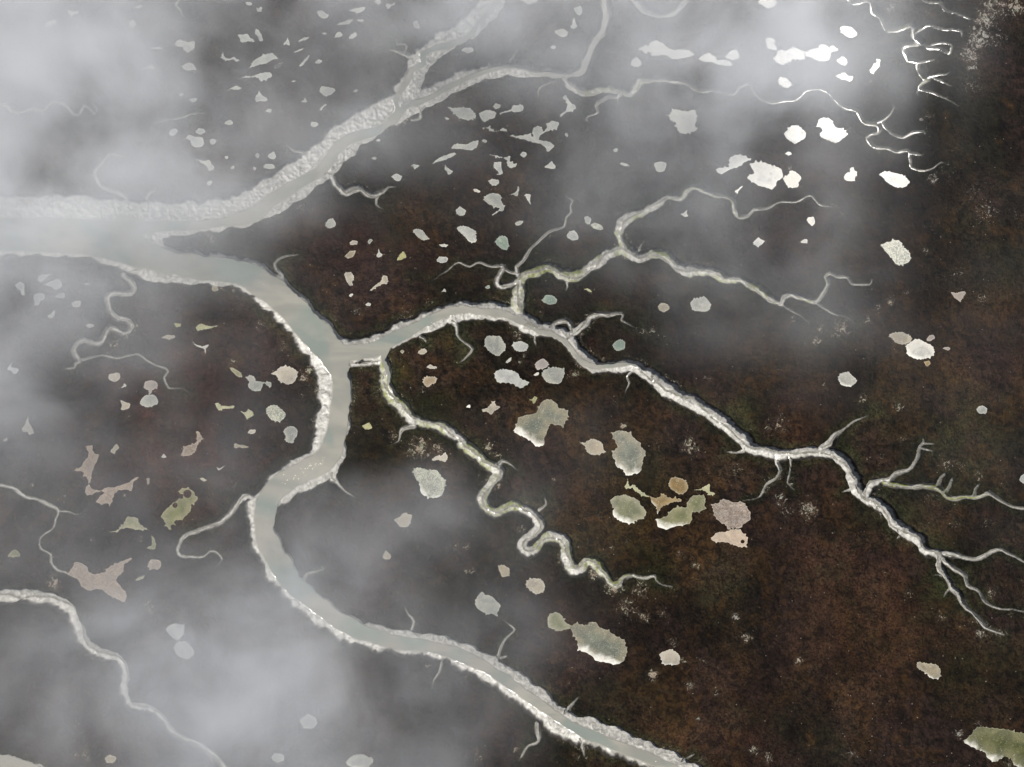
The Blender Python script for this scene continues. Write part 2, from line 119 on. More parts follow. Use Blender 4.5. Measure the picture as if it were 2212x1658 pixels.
# ponds: look | rim | label | sheet and outline
PONDS = [
 # far upper left, in the haze
 ('hazy', 0, 'arrow shaped pale pond alone in haze near the top left', 'A1 530,75 560,90 628,85 600,105 570,120 552,132 535,100'),
 ('hazy', 0, 'faint oval pond nearest the top left corner, nearly lost in haze', 'A1 350,208 378,168 440,160 430,186 392,206'),
 ('hazy', 0, 'faint round pond below a thin sliver of water near the top edge, upper left', 'A1 1010,170 1030,160 1060,170 1063,195 1045,212 1020,205'),
 ('hazy', 0, 'thin slanting sliver pond close to the top edge in upper left haze', 'A1 1055,60 1085,42 1120,45 1090,64'),
 ('silver', 0, 'heart shaped notched pale pond in upper left haze', 'A1 1365,345 1395,320 1440,318 1480,335 1505,325 1525,320 1527,350 1520,385 1495,400 1475,415 1450,395 1430,370 1400,365'),
 ('silver', 0, 'lens shaped pale pond just below the heart shaped one', 'A1 1430,520 1460,498 1500,495 1525,515 1537,545 1500,552 1450,550'),
 ('hazy', 0, 'small tailed pond left of the lens shaped one', 'A1 1092,556 1140,530 1170,525 1192,503 1210,545 1180,540 1150,537'),
 ('hazy', 0, 'thin horizontal sliver pond left of the heart shaped pond', 'A1 1185,375 1250,370 1278,382 1230,384'),
 ('silver', 0, 'small rounded pond touching the very top of the upper left pond field', 'A1 1925,20 1960,15 1978,30 1965,42 1940,38'),
 ('silver', 0, 'little two horned pond just under the top edge, left of the river arm', 'A1 2012,55 2030,68 2050,50 2052,85 2020,92'),
 ('silver', 0, 'pond with a pointed top and dripping right tail, upper left', 'A1 2005,225 2030,240 2055,280 2064,318 2035,320 2025,285 2005,270'),
 ('silver', 0, 'blocky pond with a tail to the right, beside the dripping pointed pond', 'A1 1865,275 1900,270 1940,265 1960,290 2002,328 1950,320 1900,335 1880,300'),
 ('silver', 0, 'bat shaped jagged thin pond left of the long fish shaped ones', 'A1 1725,450 1745,440 1750,402 1762,450 1800,460 1835,445 1850,462 1888,472 1860,482 1830,468 1790,475 1750,465'),
 ('silver', 0, 'long slanting fish shaped pond, upper of two in upper left', 'A1 1948,537 1980,500 2010,460 2060,435 2110,420 2140,413 2160,440 2182,458 2130,475 2080,500 2020,515 1985,522'),
 ('silver', 0, 'comet shaped pond with a long left tail, below the fish shaped one', 'A1 1883,615 1930,600 1990,595 2030,580 2090,565 2130,578 2130,605 2090,625 2050,636 2020,612 1960,607'),
 ('silver', 0, 'small slanted pond on the right of the fish and comet shaped ponds', 'A1 2150,535 2160,515 2215,490 2205,520 2175,536'),
 ('silver', 0, 'small winged pond below and left of the comet shaped pond', 'A1 1772,710 1820,690 1850,672 1898,690 1860,705 1810,699'),
 ('silver', 0, 'star pointed triangular pond in the upper left field', 'A1 2033,705 2050,745 2090,765 2097,797 2050,790 2010,802 2005,750 2025,740'),
 ('silver', 0, 'small flat topped pond below the star pointed pond', 'A1 2080,875 2110,855 2132,862 2125,886 2105,880'),
 ('silver', 0, 'small round pond alone between haze and river, upper left middle', 'A1 1760,970 1800,940 1828,960 1820,980 1790,980'),
 ('hazy', 0, 'faint slanted bean pond, leftmost of the hazy cluster above the river', 'A1 1325,1050 1340,1020 1375,1008 1395,1025 1380,1050 1345,1068'),
 ('hazy', 0, 'small fan shaped pond topmost of the hazy cluster above the river', 'A1 1535,1030 1565,1008 1600,1015 1612,1035 1580,1055 1550,1050'),
 ('hazy', 0, 'comma shaped large pond of the hazy cluster above the river', 'A1 1443,1098 1480,1060 1530,1072 1590,1085 1600,1120 1585,1150 1540,1160 1505,1140 1490,1105 1465,1085'),
 ('hazy', 0, 'small pond right of the comma shaped pond', 'A1 1645,1105 1670,1090 1697,1102 1680,1132 1655,1130'),
 ('silver', 0, 'anvil shaped pond nearest the river mudflat in upper left haze', 'A1 1548,1248 1590,1265 1640,1255 1660,1290 1685,1312 1640,1347 1625,1310 1590,1285'),
 ('silver', 0, 'tiny square pond right of the anvil shaped pond', 'A1 1812,1310 1838,1300 1835,1325 1815,1325'),
 ('silver', 0, 'tiny yellowish pond above the tiny square pond', 'A1 1765,1225 1790,1230 1785,1250 1768,1245'),
 ('silver', 0, 'small boot shaped pond low in the hazy field beside the mudflat', 'A1 1625,1435 1650,1418 1667,1430 1645,1458 1628,1450'),
 ('silver', 0, 'frilly flat pond just above the river mudflat', 'A1 2065,1305 2100,1288 2150,1295 2157,1320 2110,1325 2080,1322'),
 ('silver', 0, 'diamond shaped pond above the frilly flat pond', 'A1 2100,1220 2130,1200 2145,1188 2165,1225 2155,1250 2120,1247'),
 ('silver', 0, 'small tapered pond left of the diamond shaped pond', 'A1 2000,1220 2020,1200 2037,1220 2025,1244'),
 ('silver', 0, 'tiny triangular pond left of the frilly flat pond', 'A1 1985,1308 2012,1320 1995,1342'),
 ('silver', 0, 'tiny smudge pond in the middle of the upper left haze', 'A1 1405,740 1430,730 1440,745 1415,756'),
 ('hazy', 0, 'tiny ragged pond beside the smudge pond in upper left haze', 'A1 1480,782 1515,770 1548,775 1520,802'),
 # upper middle
 ('silver', 0, 'fan shaped pond near the top edge between haze and the upper river arm', 'A2 482,90 515,80 545,105 572,115 545,145 510,140 492,120'),
 ('silver', 0, 'leaf shaped pond highest of the two near the top edge', 'A2 732,80 780,65 830,58 862,52 840,85 800,102 765,92'),
 ('silver', 0, 'slim pointed pond below the leaf shaped one', 'A2 635,192 690,168 760,150 745,178 700,194'),
 ('silver', 0, 'small waved sliver right of the slim pointed pond', 'A2 788,155 825,152 850,158 835,172 805,165'),
 ('silver', 0, 'little sharp pond touching the top edge left of the river arm', 'A2 930,10 955,-5 978,8 965,42 945,25'),
 ('silver', 0, 'spiky bow tie pond near the top edge left of the river arm', 'A2 1015,40 1035,25 1060,40 1085,20 1088,38 1055,48 1035,75 1028,55'),
 ('silver', 0, 'teardrop pond leaning right, third row of the upper middle field', 'A2 618,292 635,255 665,252 680,280 650,292'),
 ('silver', 0, 'small slanted oval pond right of the leaning teardrop', 'A2 730,302 745,270 785,258 792,278 760,302'),
 ('silver', 0, 'tiny flat pond above the leaning teardrop pond', 'A2 520,258 545,255 556,265 535,272'),
 ('silver', 0, 'kite shaped pond close to the upper river arm', 'A2 1237,172 1262,165 1287,215 1262,222 1240,205'),
 ('silver', 0, 'small pond with a star outline below the leaning teardrop ponds', 'A2 210,345 235,325 245,292 258,325 265,358 240,350'),
 ('silver', 0, 'thin slanted streak pond right of the small star pond', 'A2 330,328 360,302 415,290 400,308 350,325'),
 ('silver', 0, 'very thin slanted streak below another streak, upper middle left', 'A2 300,412 335,390 378,378 350,398'),
 ('silver', 0, 'long narrow diagonal sliver left of a small wedge pond', 'A2 335,520 370,480 415,430 418,445 385,490 355,518'),
 ('silver', 0, 'small wedge pond right of the long diagonal sliver', 'A2 462,490 490,465 520,478 500,498 475,500'),
 ('silver', 0, 'little slanted pond left of the long diagonal sliver', 'A2 143,532 155,512 210,492 190,520 165,536'),
 ('silver', 0, 'tiny flat streak below the small wedge pond', 'A2 275,640 295,630 315,635 295,645'),
 ('silver', 0, 'broad five sided pond, largest in the upper middle field', 'A2 498,715 515,674 560,685 600,688 625,712 590,740 548,757 520,740'),
 ('silver', 0, 'tiny pond between the broad five sided pond and the river arm', 'A2 762,718 785,702 800,708 782,725'),
 ('silver', 0, 'small spiky pond right below the star pointed triangular pond', 'A2 350,798 375,785 385,768 398,802 375,802'),
 ('silver', 0, 'thin crooked pond like a bone, left of the river arm', 'A2 498,862 515,838 548,815 552,825 525,845 515,868'),
 ('silver', 0, 'small rounded pond with a whisker near the mudflat of the river arm', 'A2 427,975 440,955 485,965 480,990 455,998 435,990'),
 ('silver', 0, 'small brimmed hat shaped pond between the upper river arms', 'A2 1610,395 1635,375 1700,375 1705,400 1668,420 1640,408'),
 ('silver', 0, 'large pointed oval pond touching a rounder one, south of the curved upper arm', 'A2 1508,838 1540,845 1600,845 1670,845 1700,870 1732,912 1700,930 1668,948 1620,935 1580,915 1550,890'),
 ('silver', 0, 'rounder pond touching right of the large pointed oval', 'A2 1755,888 1790,870 1840,865 1888,888 1870,925 1830,940 1795,958 1765,935'),
 ('silver', 0, 'small round pond above the rounder one, south of the curved arm', 'A2 1860,835 1885,815 1920,825 1915,845 1885,856'),
 ('silver', 0, 'ragged cloud shaped pond with a long left tail, right of the paired oval ponds', 'A2 1915,888 1970,868 2005,860 2015,822 2050,830 2095,822 2105,850 2080,875 2030,885 2010,870 1970,885 1940,888'),
 ('silver', 0, 'small pond like a pointed chip left of the large pointed oval', 'A2 1480,920 1505,925 1520,935 1495,941'),
 ('silver', 0, 'two wavy joined slivers below the paired oval ponds', 'A2 1770,1005 1810,1003 1835,988 1850,1018 1880,1028 1915,1020 1940,1005 1975,1022 1970,1035 1930,1025 1880,1036 1845,1028 1820,1010'),
 ('silver', 0, 'whale shaped pond with raised tail in the upper centre', 'A2 1535,1160 1555,1132 1600,1132 1660,1130 1710,1108 1745,1100 1738,1150 1695,1182 1650,1175 1590,1172'),
 ('silver', 0, 'small ragged pond right above the whale shaped tail', 'A2 1772,1105 1790,1095 1815,1105 1800,1123'),
 ('silver', 0, 'long slender wing shaped pond below the whale', 'A2 1388,1284 1420,1250 1480,1222 1562,1196 1560,1218 1510,1245 1450,1265'),
 ('silver', 0, 'pale trousers shaped pond with a hooked left arm, upper centre right', 'A2 1833,1215 1880,1222 1960,1235 1995,1225 1995,1262 2045,1298 2010,1322 1975,1302 1968,1255 1920,1240'),
 ('silver', 0, 'vase shaped pond just left of the hooked trousers pond', 'A2 1865,1300 1880,1275 1920,1272 1930,1330 1938,1368 1885,1370 1912,1355 1870,1318'),
 ('silver', 0, 'small prickly pond right of the trousers pond', 'A2 2075,1215 2100,1190 2128,1212 2105,1238'),
 ('silver', 0, 'bottle shaped pond with thread tail in the upper centre', 'A2 1485,1292 1500,1315 1530,1335 1546,1345 1530,1368 1510,1365 1490,1335 1483,1315'),
 ('silver', 0, 'tiny pond resembling a star with a dot, left of the bottle shaped pond', 'A2 1212,1302 1240,1292 1285,1300 1262,1318 1245,1328 1232,1308'),
 ('silver', 0, 'small smooth egg pond left of the tiny star pond', 'A2 905,1245 925,1232 948,1240 935,1256'),
 ('silver', 0, 'small round chip near the right mudflat of the upper arm', 'A2 942,1105 960,1088 978,1100 965,1112'),
 ('silver', 0, 'squarish pond with ragged rim, above the scalloped creek tip', 'A2 1068,1388 1085,1368 1112,1365 1145,1388 1135,1415 1110,1425 1080,1405'),
 ('silver', .5, 'oval pond with bright rim, upper of the pair in the upper centre', 'A2 1825,1418 1860,1408 1905,1418 1908,1440 1875,1458 1845,1448'),
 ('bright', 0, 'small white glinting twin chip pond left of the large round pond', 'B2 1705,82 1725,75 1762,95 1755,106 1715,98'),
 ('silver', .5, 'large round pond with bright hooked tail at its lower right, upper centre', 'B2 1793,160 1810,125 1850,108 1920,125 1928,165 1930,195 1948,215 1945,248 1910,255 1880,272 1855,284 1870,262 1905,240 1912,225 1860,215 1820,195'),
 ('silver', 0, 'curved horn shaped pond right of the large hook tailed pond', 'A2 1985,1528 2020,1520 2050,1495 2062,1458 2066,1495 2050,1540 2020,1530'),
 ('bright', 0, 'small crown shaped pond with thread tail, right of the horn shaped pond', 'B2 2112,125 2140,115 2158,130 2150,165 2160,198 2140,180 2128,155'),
 ('silver', .3, 'round whitish pond below the large hook tailed pond', 'B2 1570,240 1600,220 1645,245 1640,275 1605,290 1575,268'),
 # centre between river and creek
 ('silver', .3, 'round spiky rimmed pond alone on brown marsh north of the river', 'B2 548,345 570,315 600,310 628,345 615,375 580,386 548,372'),
 ('cream', 0, 'cream square pond with pulled corners, upper of two left', 'B2 738,498 755,482 790,485 795,510 765,515 738,517'),
 ('cream', 0, 'cream leaf shaped pond directly below the square one', 'B2 697,608 730,570 778,560 775,590 750,618 715,620'),
 ('silver', 0, 'tiny tooth shaped pond right of the cream square pond', 'B2 876,492 895,468 915,480 905,492 890,514'),
 ('silver', 0, 'small onion shaped pond with a thread on top', 'B2 948,595 958,575 962,540 972,575 992,590 985,610 950,612'),
 ('yellow', 0, 'yellowish dagger shaped pond right of the onion shaped pond', 'B2 1106,638 1130,590 1160,570 1180,605 1150,630 1125,638'),
 ('silver', .5, 'whitish frosted slanting pond with ragged edges in the centre', 'B2 1235,412 1250,392 1295,395 1330,430 1345,455 1365,472 1320,480 1285,470 1265,450'),
 ('silver', .6, 'large slanting oval pond with scalloped edges, centre', 'B2 1577,390 1605,365 1660,375 1715,400 1725,450 1738,485 1700,500 1665,488 1640,450 1600,420'),
 ('teal', 0, 'pale green heart shaped pond right of the slanting oval pond', 'B2 1877,485 1910,455 1950,445 1980,475 1982,530 1970,556 1925,548 1895,520'),
 ('bright', 0, 'small white jagged pond between two oval ponds', 'B2 1435,515 1475,510 1510,518 1490,532 1455,530'),
 ('silver', .3, 'small grey oval pond below the white jagged one', 'B2 1418,635 1440,612 1490,610 1510,628 1490,655 1445,658'),
 ('silver', 0, 'small blurred pond at the haze edge right of the upper centre', 'B2 2035,345 2065,328 2098,330 2085,352 2060,366 2040,360'),
 ('cream', .2, 'cream pond shaped like a tooth with a lower spike, left centre', 'B2 692,745 720,732 755,742 770,775 755,805 760,832 735,838 715,810 700,780'),
 ('cream', .3, 'pinkish cream pond like a boomerang with long left tail', 'B2 995,755 1030,762 1030,830 1000,822 955,845 920,868 880,882 925,845 950,820 985,795'),
 ('bright', 0, 'tiny white chip pond at left centre below the tooth pond', 'B2 728,915 745,900 765,905 745,925'),
 ('bright', 0, 'tiny white oval pond right of the tiny white chip', 'B2 858,985 880,970 903,980 895,996 870,996'),
 ('silver', 0, 'tiny pale triangle pond near the hooked creek', 'B2 1455,890 1480,858 1495,888 1470,882'),
 ('teal', 0, 'tiny bluish pond left of the hooked creek', 'B2 1798,850 1830,832 1838,855 1815,862'),
 ('silver', 0, 'frosted round pond, larger of two below the eastern creek', 'B2 1792,1290 1800,1250 1830,1230 1915,1235 1935,1260 1960,1300 1950,1350 1905,1388 1850,1372 1820,1340'),
 ('silver', 0, 'frosted smaller round pond right of its larger neighbour below the eastern creek', 'B3 2,1310 15,1285 60,1272 105,1285 128,1310 115,1345 60,1358 20,1340'),
 ('cream', 0, 'small sandy smear pond right above the first bend of middle creek', 'B2 1268,1365 1300,1335 1335,1338 1342,1360 1310,1378'),
 ('cream', 0, 'tiny pale blot left of the sandy smear near the confluence', 'B2 1130,1352 1150,1340 1165,1355 1148,1372'),
 ('cream', 0, 'little three pronged cream pond above the orange blob', 'B2 1338,1478 1365,1455 1395,1470 1425,1475 1400,1492 1360,1488'),
 ('orange', 0, 'pale orange rounded pond below the three pronged one', 'B2 1312,1575 1330,1555 1385,1550 1418,1570 1410,1600 1375,1612 1350,1636 1320,1618'),
 ('silver', .5, 'large two lobed slanting grey pond under the frosted round ponds', 'B2 1868,1528 1895,1505 1950,1490 2000,1500 2060,1530 2075,1560 2110,1580 2145,1600 2120,1625 2080,1645 2020,1612 1950,1602 1900,1595 1875,1565'),
 ('silver', .3, 'frosted rounded pond right of the two lobed slanting one', 'B3 235,1540 255,1500 300,1480 370,1478 410,1500 410,1550 380,1600 340,1612 290,1600 255,1580'),
 ('bright', 0, 'small white angular scrap between the two lobed and the frosted pond', 'B3 168,1540 190,1522 212,1520 208,1538 185,1545'),
 ('pink', 0, 'pink cracked dry patch above the frosted rounded pond', 'B3 180,1455 215,1420 250,1412 283,1440 278,1478 235,1490 200,1500'),
 ('silver', 0, 'tiny sharp white scrap above the two lobed pond', 'B2 1960,1440 1975,1420 2005,1398 2000,1425 1975,1446'),
 # upper right field
 ('hazy', 0, 'small ragged pond top of the hazy stretch right of the upper river arm', 'A3 487,62 520,52 545,52 553,100 520,117 497,95'),
 ('hazy', 0, 'tall thin ragged pond below it in the same haze', 'A3 478,150 492,142 500,185 515,205 485,222 460,212 475,190'),
 ('silver', 0, 'rounded hazy pond right of the north river arm', 'A3 336,250 370,230 415,230 440,255 430,282 400,292 370,278'),
 ('hazy', 0, 'tiny square hazy pond near the curved river arm', 'A3 303,365 325,355 345,362 340,382 310,382'),
 ('silver', 0, 'pale pond cut by the top edge at centre', 'A3 60,-12 90,10 130,35 165,28 200,5 205,-15'),
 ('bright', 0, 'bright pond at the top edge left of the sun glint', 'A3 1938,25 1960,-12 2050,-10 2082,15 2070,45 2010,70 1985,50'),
 ('silver', 0, 'long whale shaped hazy pond at the top right', 'A3 1005,378 1040,355 1075,358 1100,325 1150,318 1200,345 1230,385 1290,390 1340,385 1400,400 1430,425 1380,450 1300,466 1250,455 1215,435 1120,438 1080,405 1030,412'),
 ('silver', 0, 'round hazy pond left of and below the whale shaped one', 'A3 933,492 950,465 978,450 1010,475 1015,510 975,528 945,518'),
 ('silver', 0, 'two lobed hazy pond with right pointed end, right of the whale shape', 'A3 1470,462 1500,430 1550,418 1600,450 1615,470 1680,470 1735,500 1690,518 1610,505 1590,490 1520,488'),
 ('silver', 0, 'blunt hazy pond joined above the pointed end of the two lobed one', 'A3 1672,440 1700,420 1715,398 1760,395 1782,415 1778,460 1735,470 1700,465'),
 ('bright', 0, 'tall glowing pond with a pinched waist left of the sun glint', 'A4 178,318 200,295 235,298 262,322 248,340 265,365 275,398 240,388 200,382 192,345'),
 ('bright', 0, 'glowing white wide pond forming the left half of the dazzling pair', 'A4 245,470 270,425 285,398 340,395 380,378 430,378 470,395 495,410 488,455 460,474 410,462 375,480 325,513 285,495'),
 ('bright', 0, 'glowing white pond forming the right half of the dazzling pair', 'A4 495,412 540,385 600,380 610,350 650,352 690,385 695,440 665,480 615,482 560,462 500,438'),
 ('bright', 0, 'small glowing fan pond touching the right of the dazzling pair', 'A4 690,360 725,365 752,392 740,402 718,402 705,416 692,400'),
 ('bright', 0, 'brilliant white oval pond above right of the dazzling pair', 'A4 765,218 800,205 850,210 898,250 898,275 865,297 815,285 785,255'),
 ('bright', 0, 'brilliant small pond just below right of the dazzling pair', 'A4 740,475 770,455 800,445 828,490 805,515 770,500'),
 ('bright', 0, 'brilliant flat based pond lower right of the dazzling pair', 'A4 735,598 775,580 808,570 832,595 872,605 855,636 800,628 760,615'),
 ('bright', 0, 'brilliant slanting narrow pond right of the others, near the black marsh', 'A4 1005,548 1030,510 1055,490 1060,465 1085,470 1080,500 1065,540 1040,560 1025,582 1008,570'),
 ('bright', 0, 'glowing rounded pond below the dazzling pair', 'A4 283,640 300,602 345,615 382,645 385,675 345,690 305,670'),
 ('silver', 0, 'wide shield shaped grey pond in haze at upper right centre', 'A3 1232,908 1265,862 1330,865 1380,875 1435,862 1452,900 1452,945 1435,975 1450,1030 1400,1040 1360,1050 1310,1040 1290,1000 1285,960 1240,940'),
 ('silver', .6, 'rounded cream grey pond left of the two lobed bright one, upper right', 'A4 325,1045 355,1025 385,985 440,988 497,1035 490,1090 450,1112 410,1128 375,1110 345,1080'),
 ('silver', .6, 'two lobed bright pond with ragged right side, upper right', 'A4 592,975 610,930 660,920 700,940 712,970 740,1000 785,1008 812,1040 832,1055 800,1085 740,1120 680,1108 640,1090 608,1060 630,1020 600,1000'),
 ('silver', .2, 'wide lobed pond arm reaching up left of the largest upper right pond', 'A3 1600,1330 1620,1318 1700,1312 1705,1250 1745,1222 1790,1210 1835,1225 1870,1258 1840,1270 1800,1300 1740,1325 1690,1345 1640,1368 1610,1350'),
 ('silver', .9, 'largest pale pond of the upper right group with white lower shore', 'A4 62,1285 110,1270 180,1280 250,1300 300,1325 320,1370 318,1400 285,1420 265,1450 240,1485 180,1475 130,1460 80,1425 45,1410 40,1385 100,1355 75,1320'),
 ('cream', .7, 'rounded cream pond right of the largest upper right pond', 'A4 322,1400 365,1365 375,1342 415,1345 440,1365 465,1400 445,1435 440,1465 400,1478 360,1465 332,1430'),
 ('cream', .2, 'cream pear shaped pond with a spout top in the upper right marsh', 'A4 800,1385 820,1360 848,1350 855,1318 880,1315 882,1340 902,1350 890,1390 870,1425 825,1420 800,1405'),
 ('silver', .7, 'pale oval pond with frothy top at the edge of the black marsh', 'A4 1070,1370 1110,1350 1160,1345 1220,1365 1280,1385 1315,1425 1300,1450 1275,1475 1220,1472 1160,1450 1130,1425 1110,1395'),
 ('bright', 0, 'tiny white oval above the largest upper right pond', 'A4 338,1205 365,1190 392,1208 365,1222'),
 ('silver', .5, 'small bowl shaped pond with white bottom left of the lobed arm', 'A3 1118,1295 1130,1275 1185,1270 1212,1280 1210,1320 1190,1345 1160,1355 1130,1335'),
 ('silver', .2, 'thin cigar shaped pond left of the small bowl shaped one', 'A3 848,1280 885,1280 928,1302 890,1305 858,1295'),
 ('silver', 0, 'small round chip pond above the cigar shaped pond', 'A3 797,1175 820,1163 834,1180 815,1196 800,1190'),
 ('silver', 0, 'long cow shaped grey pond with a left spike in the upper centre haze', 'A3 5,1070 80,1062 130,1048 165,1070 160,1020 200,990 235,1000 245,1030 268,1010 270,970 320,950 370,970 350,1010 290,1030 225,1060 210,1100 290,1112 338,1140 320,1165 285,1192 265,1160 230,1130 160,1120 90,1098'),
 ('silver', 0, 'small kite with a long stem pond above the cow shaped one', 'A3 400,762 425,755 448,780 460,808 495,825 508,850 470,872 435,882 400,905 380,920 382,895 425,865 435,820 415,785'),
 ('silver', .2, 'tiny onion dome pond right below the cow shaped one', 'A3 250,1310 285,1292 310,1270 340,1300 338,1325 295,1325'),
 ('silver', 0, 'tiny chip at the right flank of the cow shaped pond', 'A3 415,1050 430,1043 442,1060 435,1075 418,1066'),
 ('silver', 0, 'small winged scrap in haze near the looping creek', 'B3 1325,275 1350,265 1378,240 1372,262 1383,290 1360,296'),
 ('bright', 0, 'faint prickly scrap left under the largest upper right pond', 'B3 1748,98 1775,78 1815,48 1800,75 1778,95 1775,120 1762,105'),
 ('bright', .6, 'small bright upright pond below the looping creek tail', 'B4 508,320 520,300 560,298 572,325 565,355 550,368 525,350'),
 ('silver', .1, 'small angular pond in haze left of a tiny white one', 'B4 90,500 105,475 130,458 150,475 175,488 155,512 125,530 95,515'),
 ('bright', 0, 'tiny white square pond right of the small angular one', 'B4 456,498 475,478 508,470 510,502 480,503'),
 ('frost', 0, 'large pond covered by whitish algae mats beside haze at the right', 'B4 1098,520 1130,495 1200,478 1255,495 1265,530 1310,570 1328,620 1310,650 1260,670 1225,682 1195,655 1180,625 1150,600 1130,575 1112,555'),
 ('pink', 0, 'small inverted triangle grey pond near the right edge', 'B4 1640,890 1690,892 1748,878 1752,905 1710,962 1685,945 1662,925'),
 ('cream', .1, 'beige upper lobe of the joined pair at right', 'B4 1152,1235 1180,1210 1245,1200 1300,1220 1335,1255 1305,1290 1245,1300 1205,1285 1180,1255'),
 ('bright', 1.0, 'white bottomed lower lobe of the joined pair at right', 'B4 1295,1300 1340,1265 1390,1258 1450,1285 1500,1320 1515,1368 1470,1400 1405,1420 1350,1405 1300,1385 1293,1340'),
 ('pink', 0, 'small pink brick shaped dry patch above right of the joined pair', 'B4 1450,1255 1470,1232 1505,1228 1515,1248 1480,1272 1455,1272'),
 ('pink', 0, 'tiny pinkish triangle right of the joined pair', 'B4 1575,1328 1610,1318 1635,1325 1625,1347 1600,1342'),
 ('orange', 0, 'tiny orange ragged pool below the joined pair', 'B4 1428,1435 1470,1428 1478,1450 1455,1474 1440,1460'),
 ('silver', .6, 'rounded pale pond with notched right side, mid right', 'C4 752,65 770,25 800,8 850,20 880,50 902,75 890,100 860,115 825,125 785,110 765,90'),
 ('silver', .3, 'very small round pond at far right on olive marsh', 'C4 1842,302 1860,278 1895,272 1922,295 1920,330 1880,335 1850,322'),
 ('silver', .2, 'pale pond cut by the right edge', 'C4 2178,850 2195,820 2225,812 2240,860 2215,885 2190,872'),
 # middle right
 ('teal', 0, 'pale green rounded pond inside the first bend of the algae creek', 'B3 238,950 260,915 310,910 355,945 340,980 290,985 250,970'),
 ('teal', .1, 'pale green crumpled pond above the long eastern creek', 'B3 790,1305 820,1272 855,1260 888,1280 885,1330 845,1350 810,1342'),
 ('cream', .1, 'beige rounded pond left of the larger round grey one, right of centre', 'B3 1148,1005 1160,982 1195,972 1232,995 1235,1020 1195,1046 1160,1032'),
 ('silver', .5, 'larger round grey pond with pointed top, right of centre', 'B3 1400,980 1430,940 1480,932 1510,920 1545,955 1562,990 1550,1030 1500,1042 1440,1035 1410,1010'),
 ('silver', .1, 'grey rounded pond left of a pair of small ponds, mid haze edge', 'B3 430,440 450,412 490,405 522,445 518,475 480,482 440,465'),
 ('silver', 0, 'small grey pond upper of a touching pair', 'B3 568,300 595,290 622,320 610,355 580,345'),
 ('frost', .2, 'small leaf shaped crusted pond lower of a touching pair', 'B3 615,360 650,345 700,360 718,395 680,398 640,382'),
 ('yellow', 0, 'thin yellowish streak pond in dark marsh right of the algae creek', 'B3 565,862 600,862 630,885 612,888 585,872'),
 # left of the river
 ('hazy', 0, 'hazy bell shaped pond, upper left of the left bank cluster', 'B1 295,790 310,755 350,752 400,745 370,765 330,800 305,806'),
 ('hazy', 0, 'rounded hazy pond with left point, largest of the left bank cluster', 'B1 345,828 380,812 430,788 470,790 485,830 460,862 430,868 395,845'),
 ('hazy', 0, 'kidney shaped hazy pond at the foot of the left bank cluster', 'B1 258,940 270,905 310,895 345,905 350,935 310,965 300,988 255,990 275,975'),
 ('hazy', 0, 'fan shaped hazy pond right of the kidney shaped one', 'B1 425,925 460,900 500,895 510,920 490,938 450,930'),
 ('silver', 0, 'small spiky hazy pond left of the meandering creek', 'B1 558,980 580,960 625,958 630,990 600,1010 570,1000'),
 ('hazy', 0, 'upright hazy wisp pond left of the meandering creek foot', 'B1 370,1075 400,1055 420,1025 430,1050 410,1092 390,1090'),
 ('silver', 0, 'small flat hazy pond inside the crook of the meandering creek', 'B1 675,1150 695,1135 730,1140 735,1160 690,1165'),
 ('cream', 0, 'tiny beige pond close to the river south bank', 'B1 1660,860 1672,842 1705,845 1715,870 1690,882 1665,875'),
 ('silver', 0, 'tiny flat chip pond in haze by the meandering creek mouth', 'B1 655,822 680,815 708,825 690,832'),
 ('hazy', 0, 'hazy tall pond leftmost of the left bank cluster', 'B1 115,830 150,810 185,820 188,910 165,912 160,880 130,855'),
 ('yellow', 0, 'olive cream pond with long right point, left of the river bend', 'B1 1530,1165 1555,1150 1580,1132 1610,1150 1665,1155 1710,1150 1670,1168 1620,1178 1575,1188 1545,1185'),
 ('yellow', 0, 'small olive wedge left of the long pointed olive pond', 'B1 1365,1130 1395,1135 1420,1135 1415,1158 1380,1162'),
 ('cream', 0, 'cream smear pond below the small olive wedge', 'B1 1270,1245 1310,1225 1375,1232 1370,1245 1325,1258'),
 ('silver', 0, 'Y shaped thin pond left of the river bend', 'B1 1515,1282 1550,1305 1590,1312 1635,1300 1632,1318 1615,1335 1612,1372 1602,1350 1598,1330 1545,1318'),
 ('cream', .2, 'beige round pond with small horns, left middle', 'B1 848,1555 860,1530 935,1525 940,1560 925,1585 885,1592 855,1575'),
 ('silver', 0, 'tiny boomerang pond below right of the beige horned pond', 'B1 933,1645 965,1625 970,1605 992,1620 985,1632 955,1638'),
 ('pink', 0, 'pinkish round dry pan linked above a grey round pond', 'C1 1128,115 1140,85 1180,72 1232,90 1235,125 1195,155 1182,180 1160,185 1165,155 1130,135'),
 ('silver', .2, 'grey round pond with pale margin below the pinkish pan', 'C1 1098,255 1110,215 1150,188 1200,185 1235,215 1238,250 1200,275 1150,285 1115,275'),
 ('hazy', 0, 'pale fish shaped pond at the left edge', 'B1 50,1495 75,1460 95,1438 82,1475 125,1485 147,1500 130,1525 105,1530 85,1505'),
 ('cream', 0, 'beige pond with pointed left ends, left middle', 'C1 940,230 975,240 1022,262 1010,290 965,310 945,298 955,265'),
 ('cream', 0, 'beige chess pawn shaped pond with a long top spike at far left', 'C1 172,445 195,420 205,385 218,355 222,400 240,430 262,488 225,500 215,480 178,475'),
 ('cream', 0, 'tiny beige scrap at the left edge', 'C1 18,542 55,522 52,552 30,550'),
 ('olive', .1, 'slim olive pond linked at left to the grey three armed pond', 'C1 1800,-25 1825,-25 1885,10 1900,45 1868,45 1830,15'),
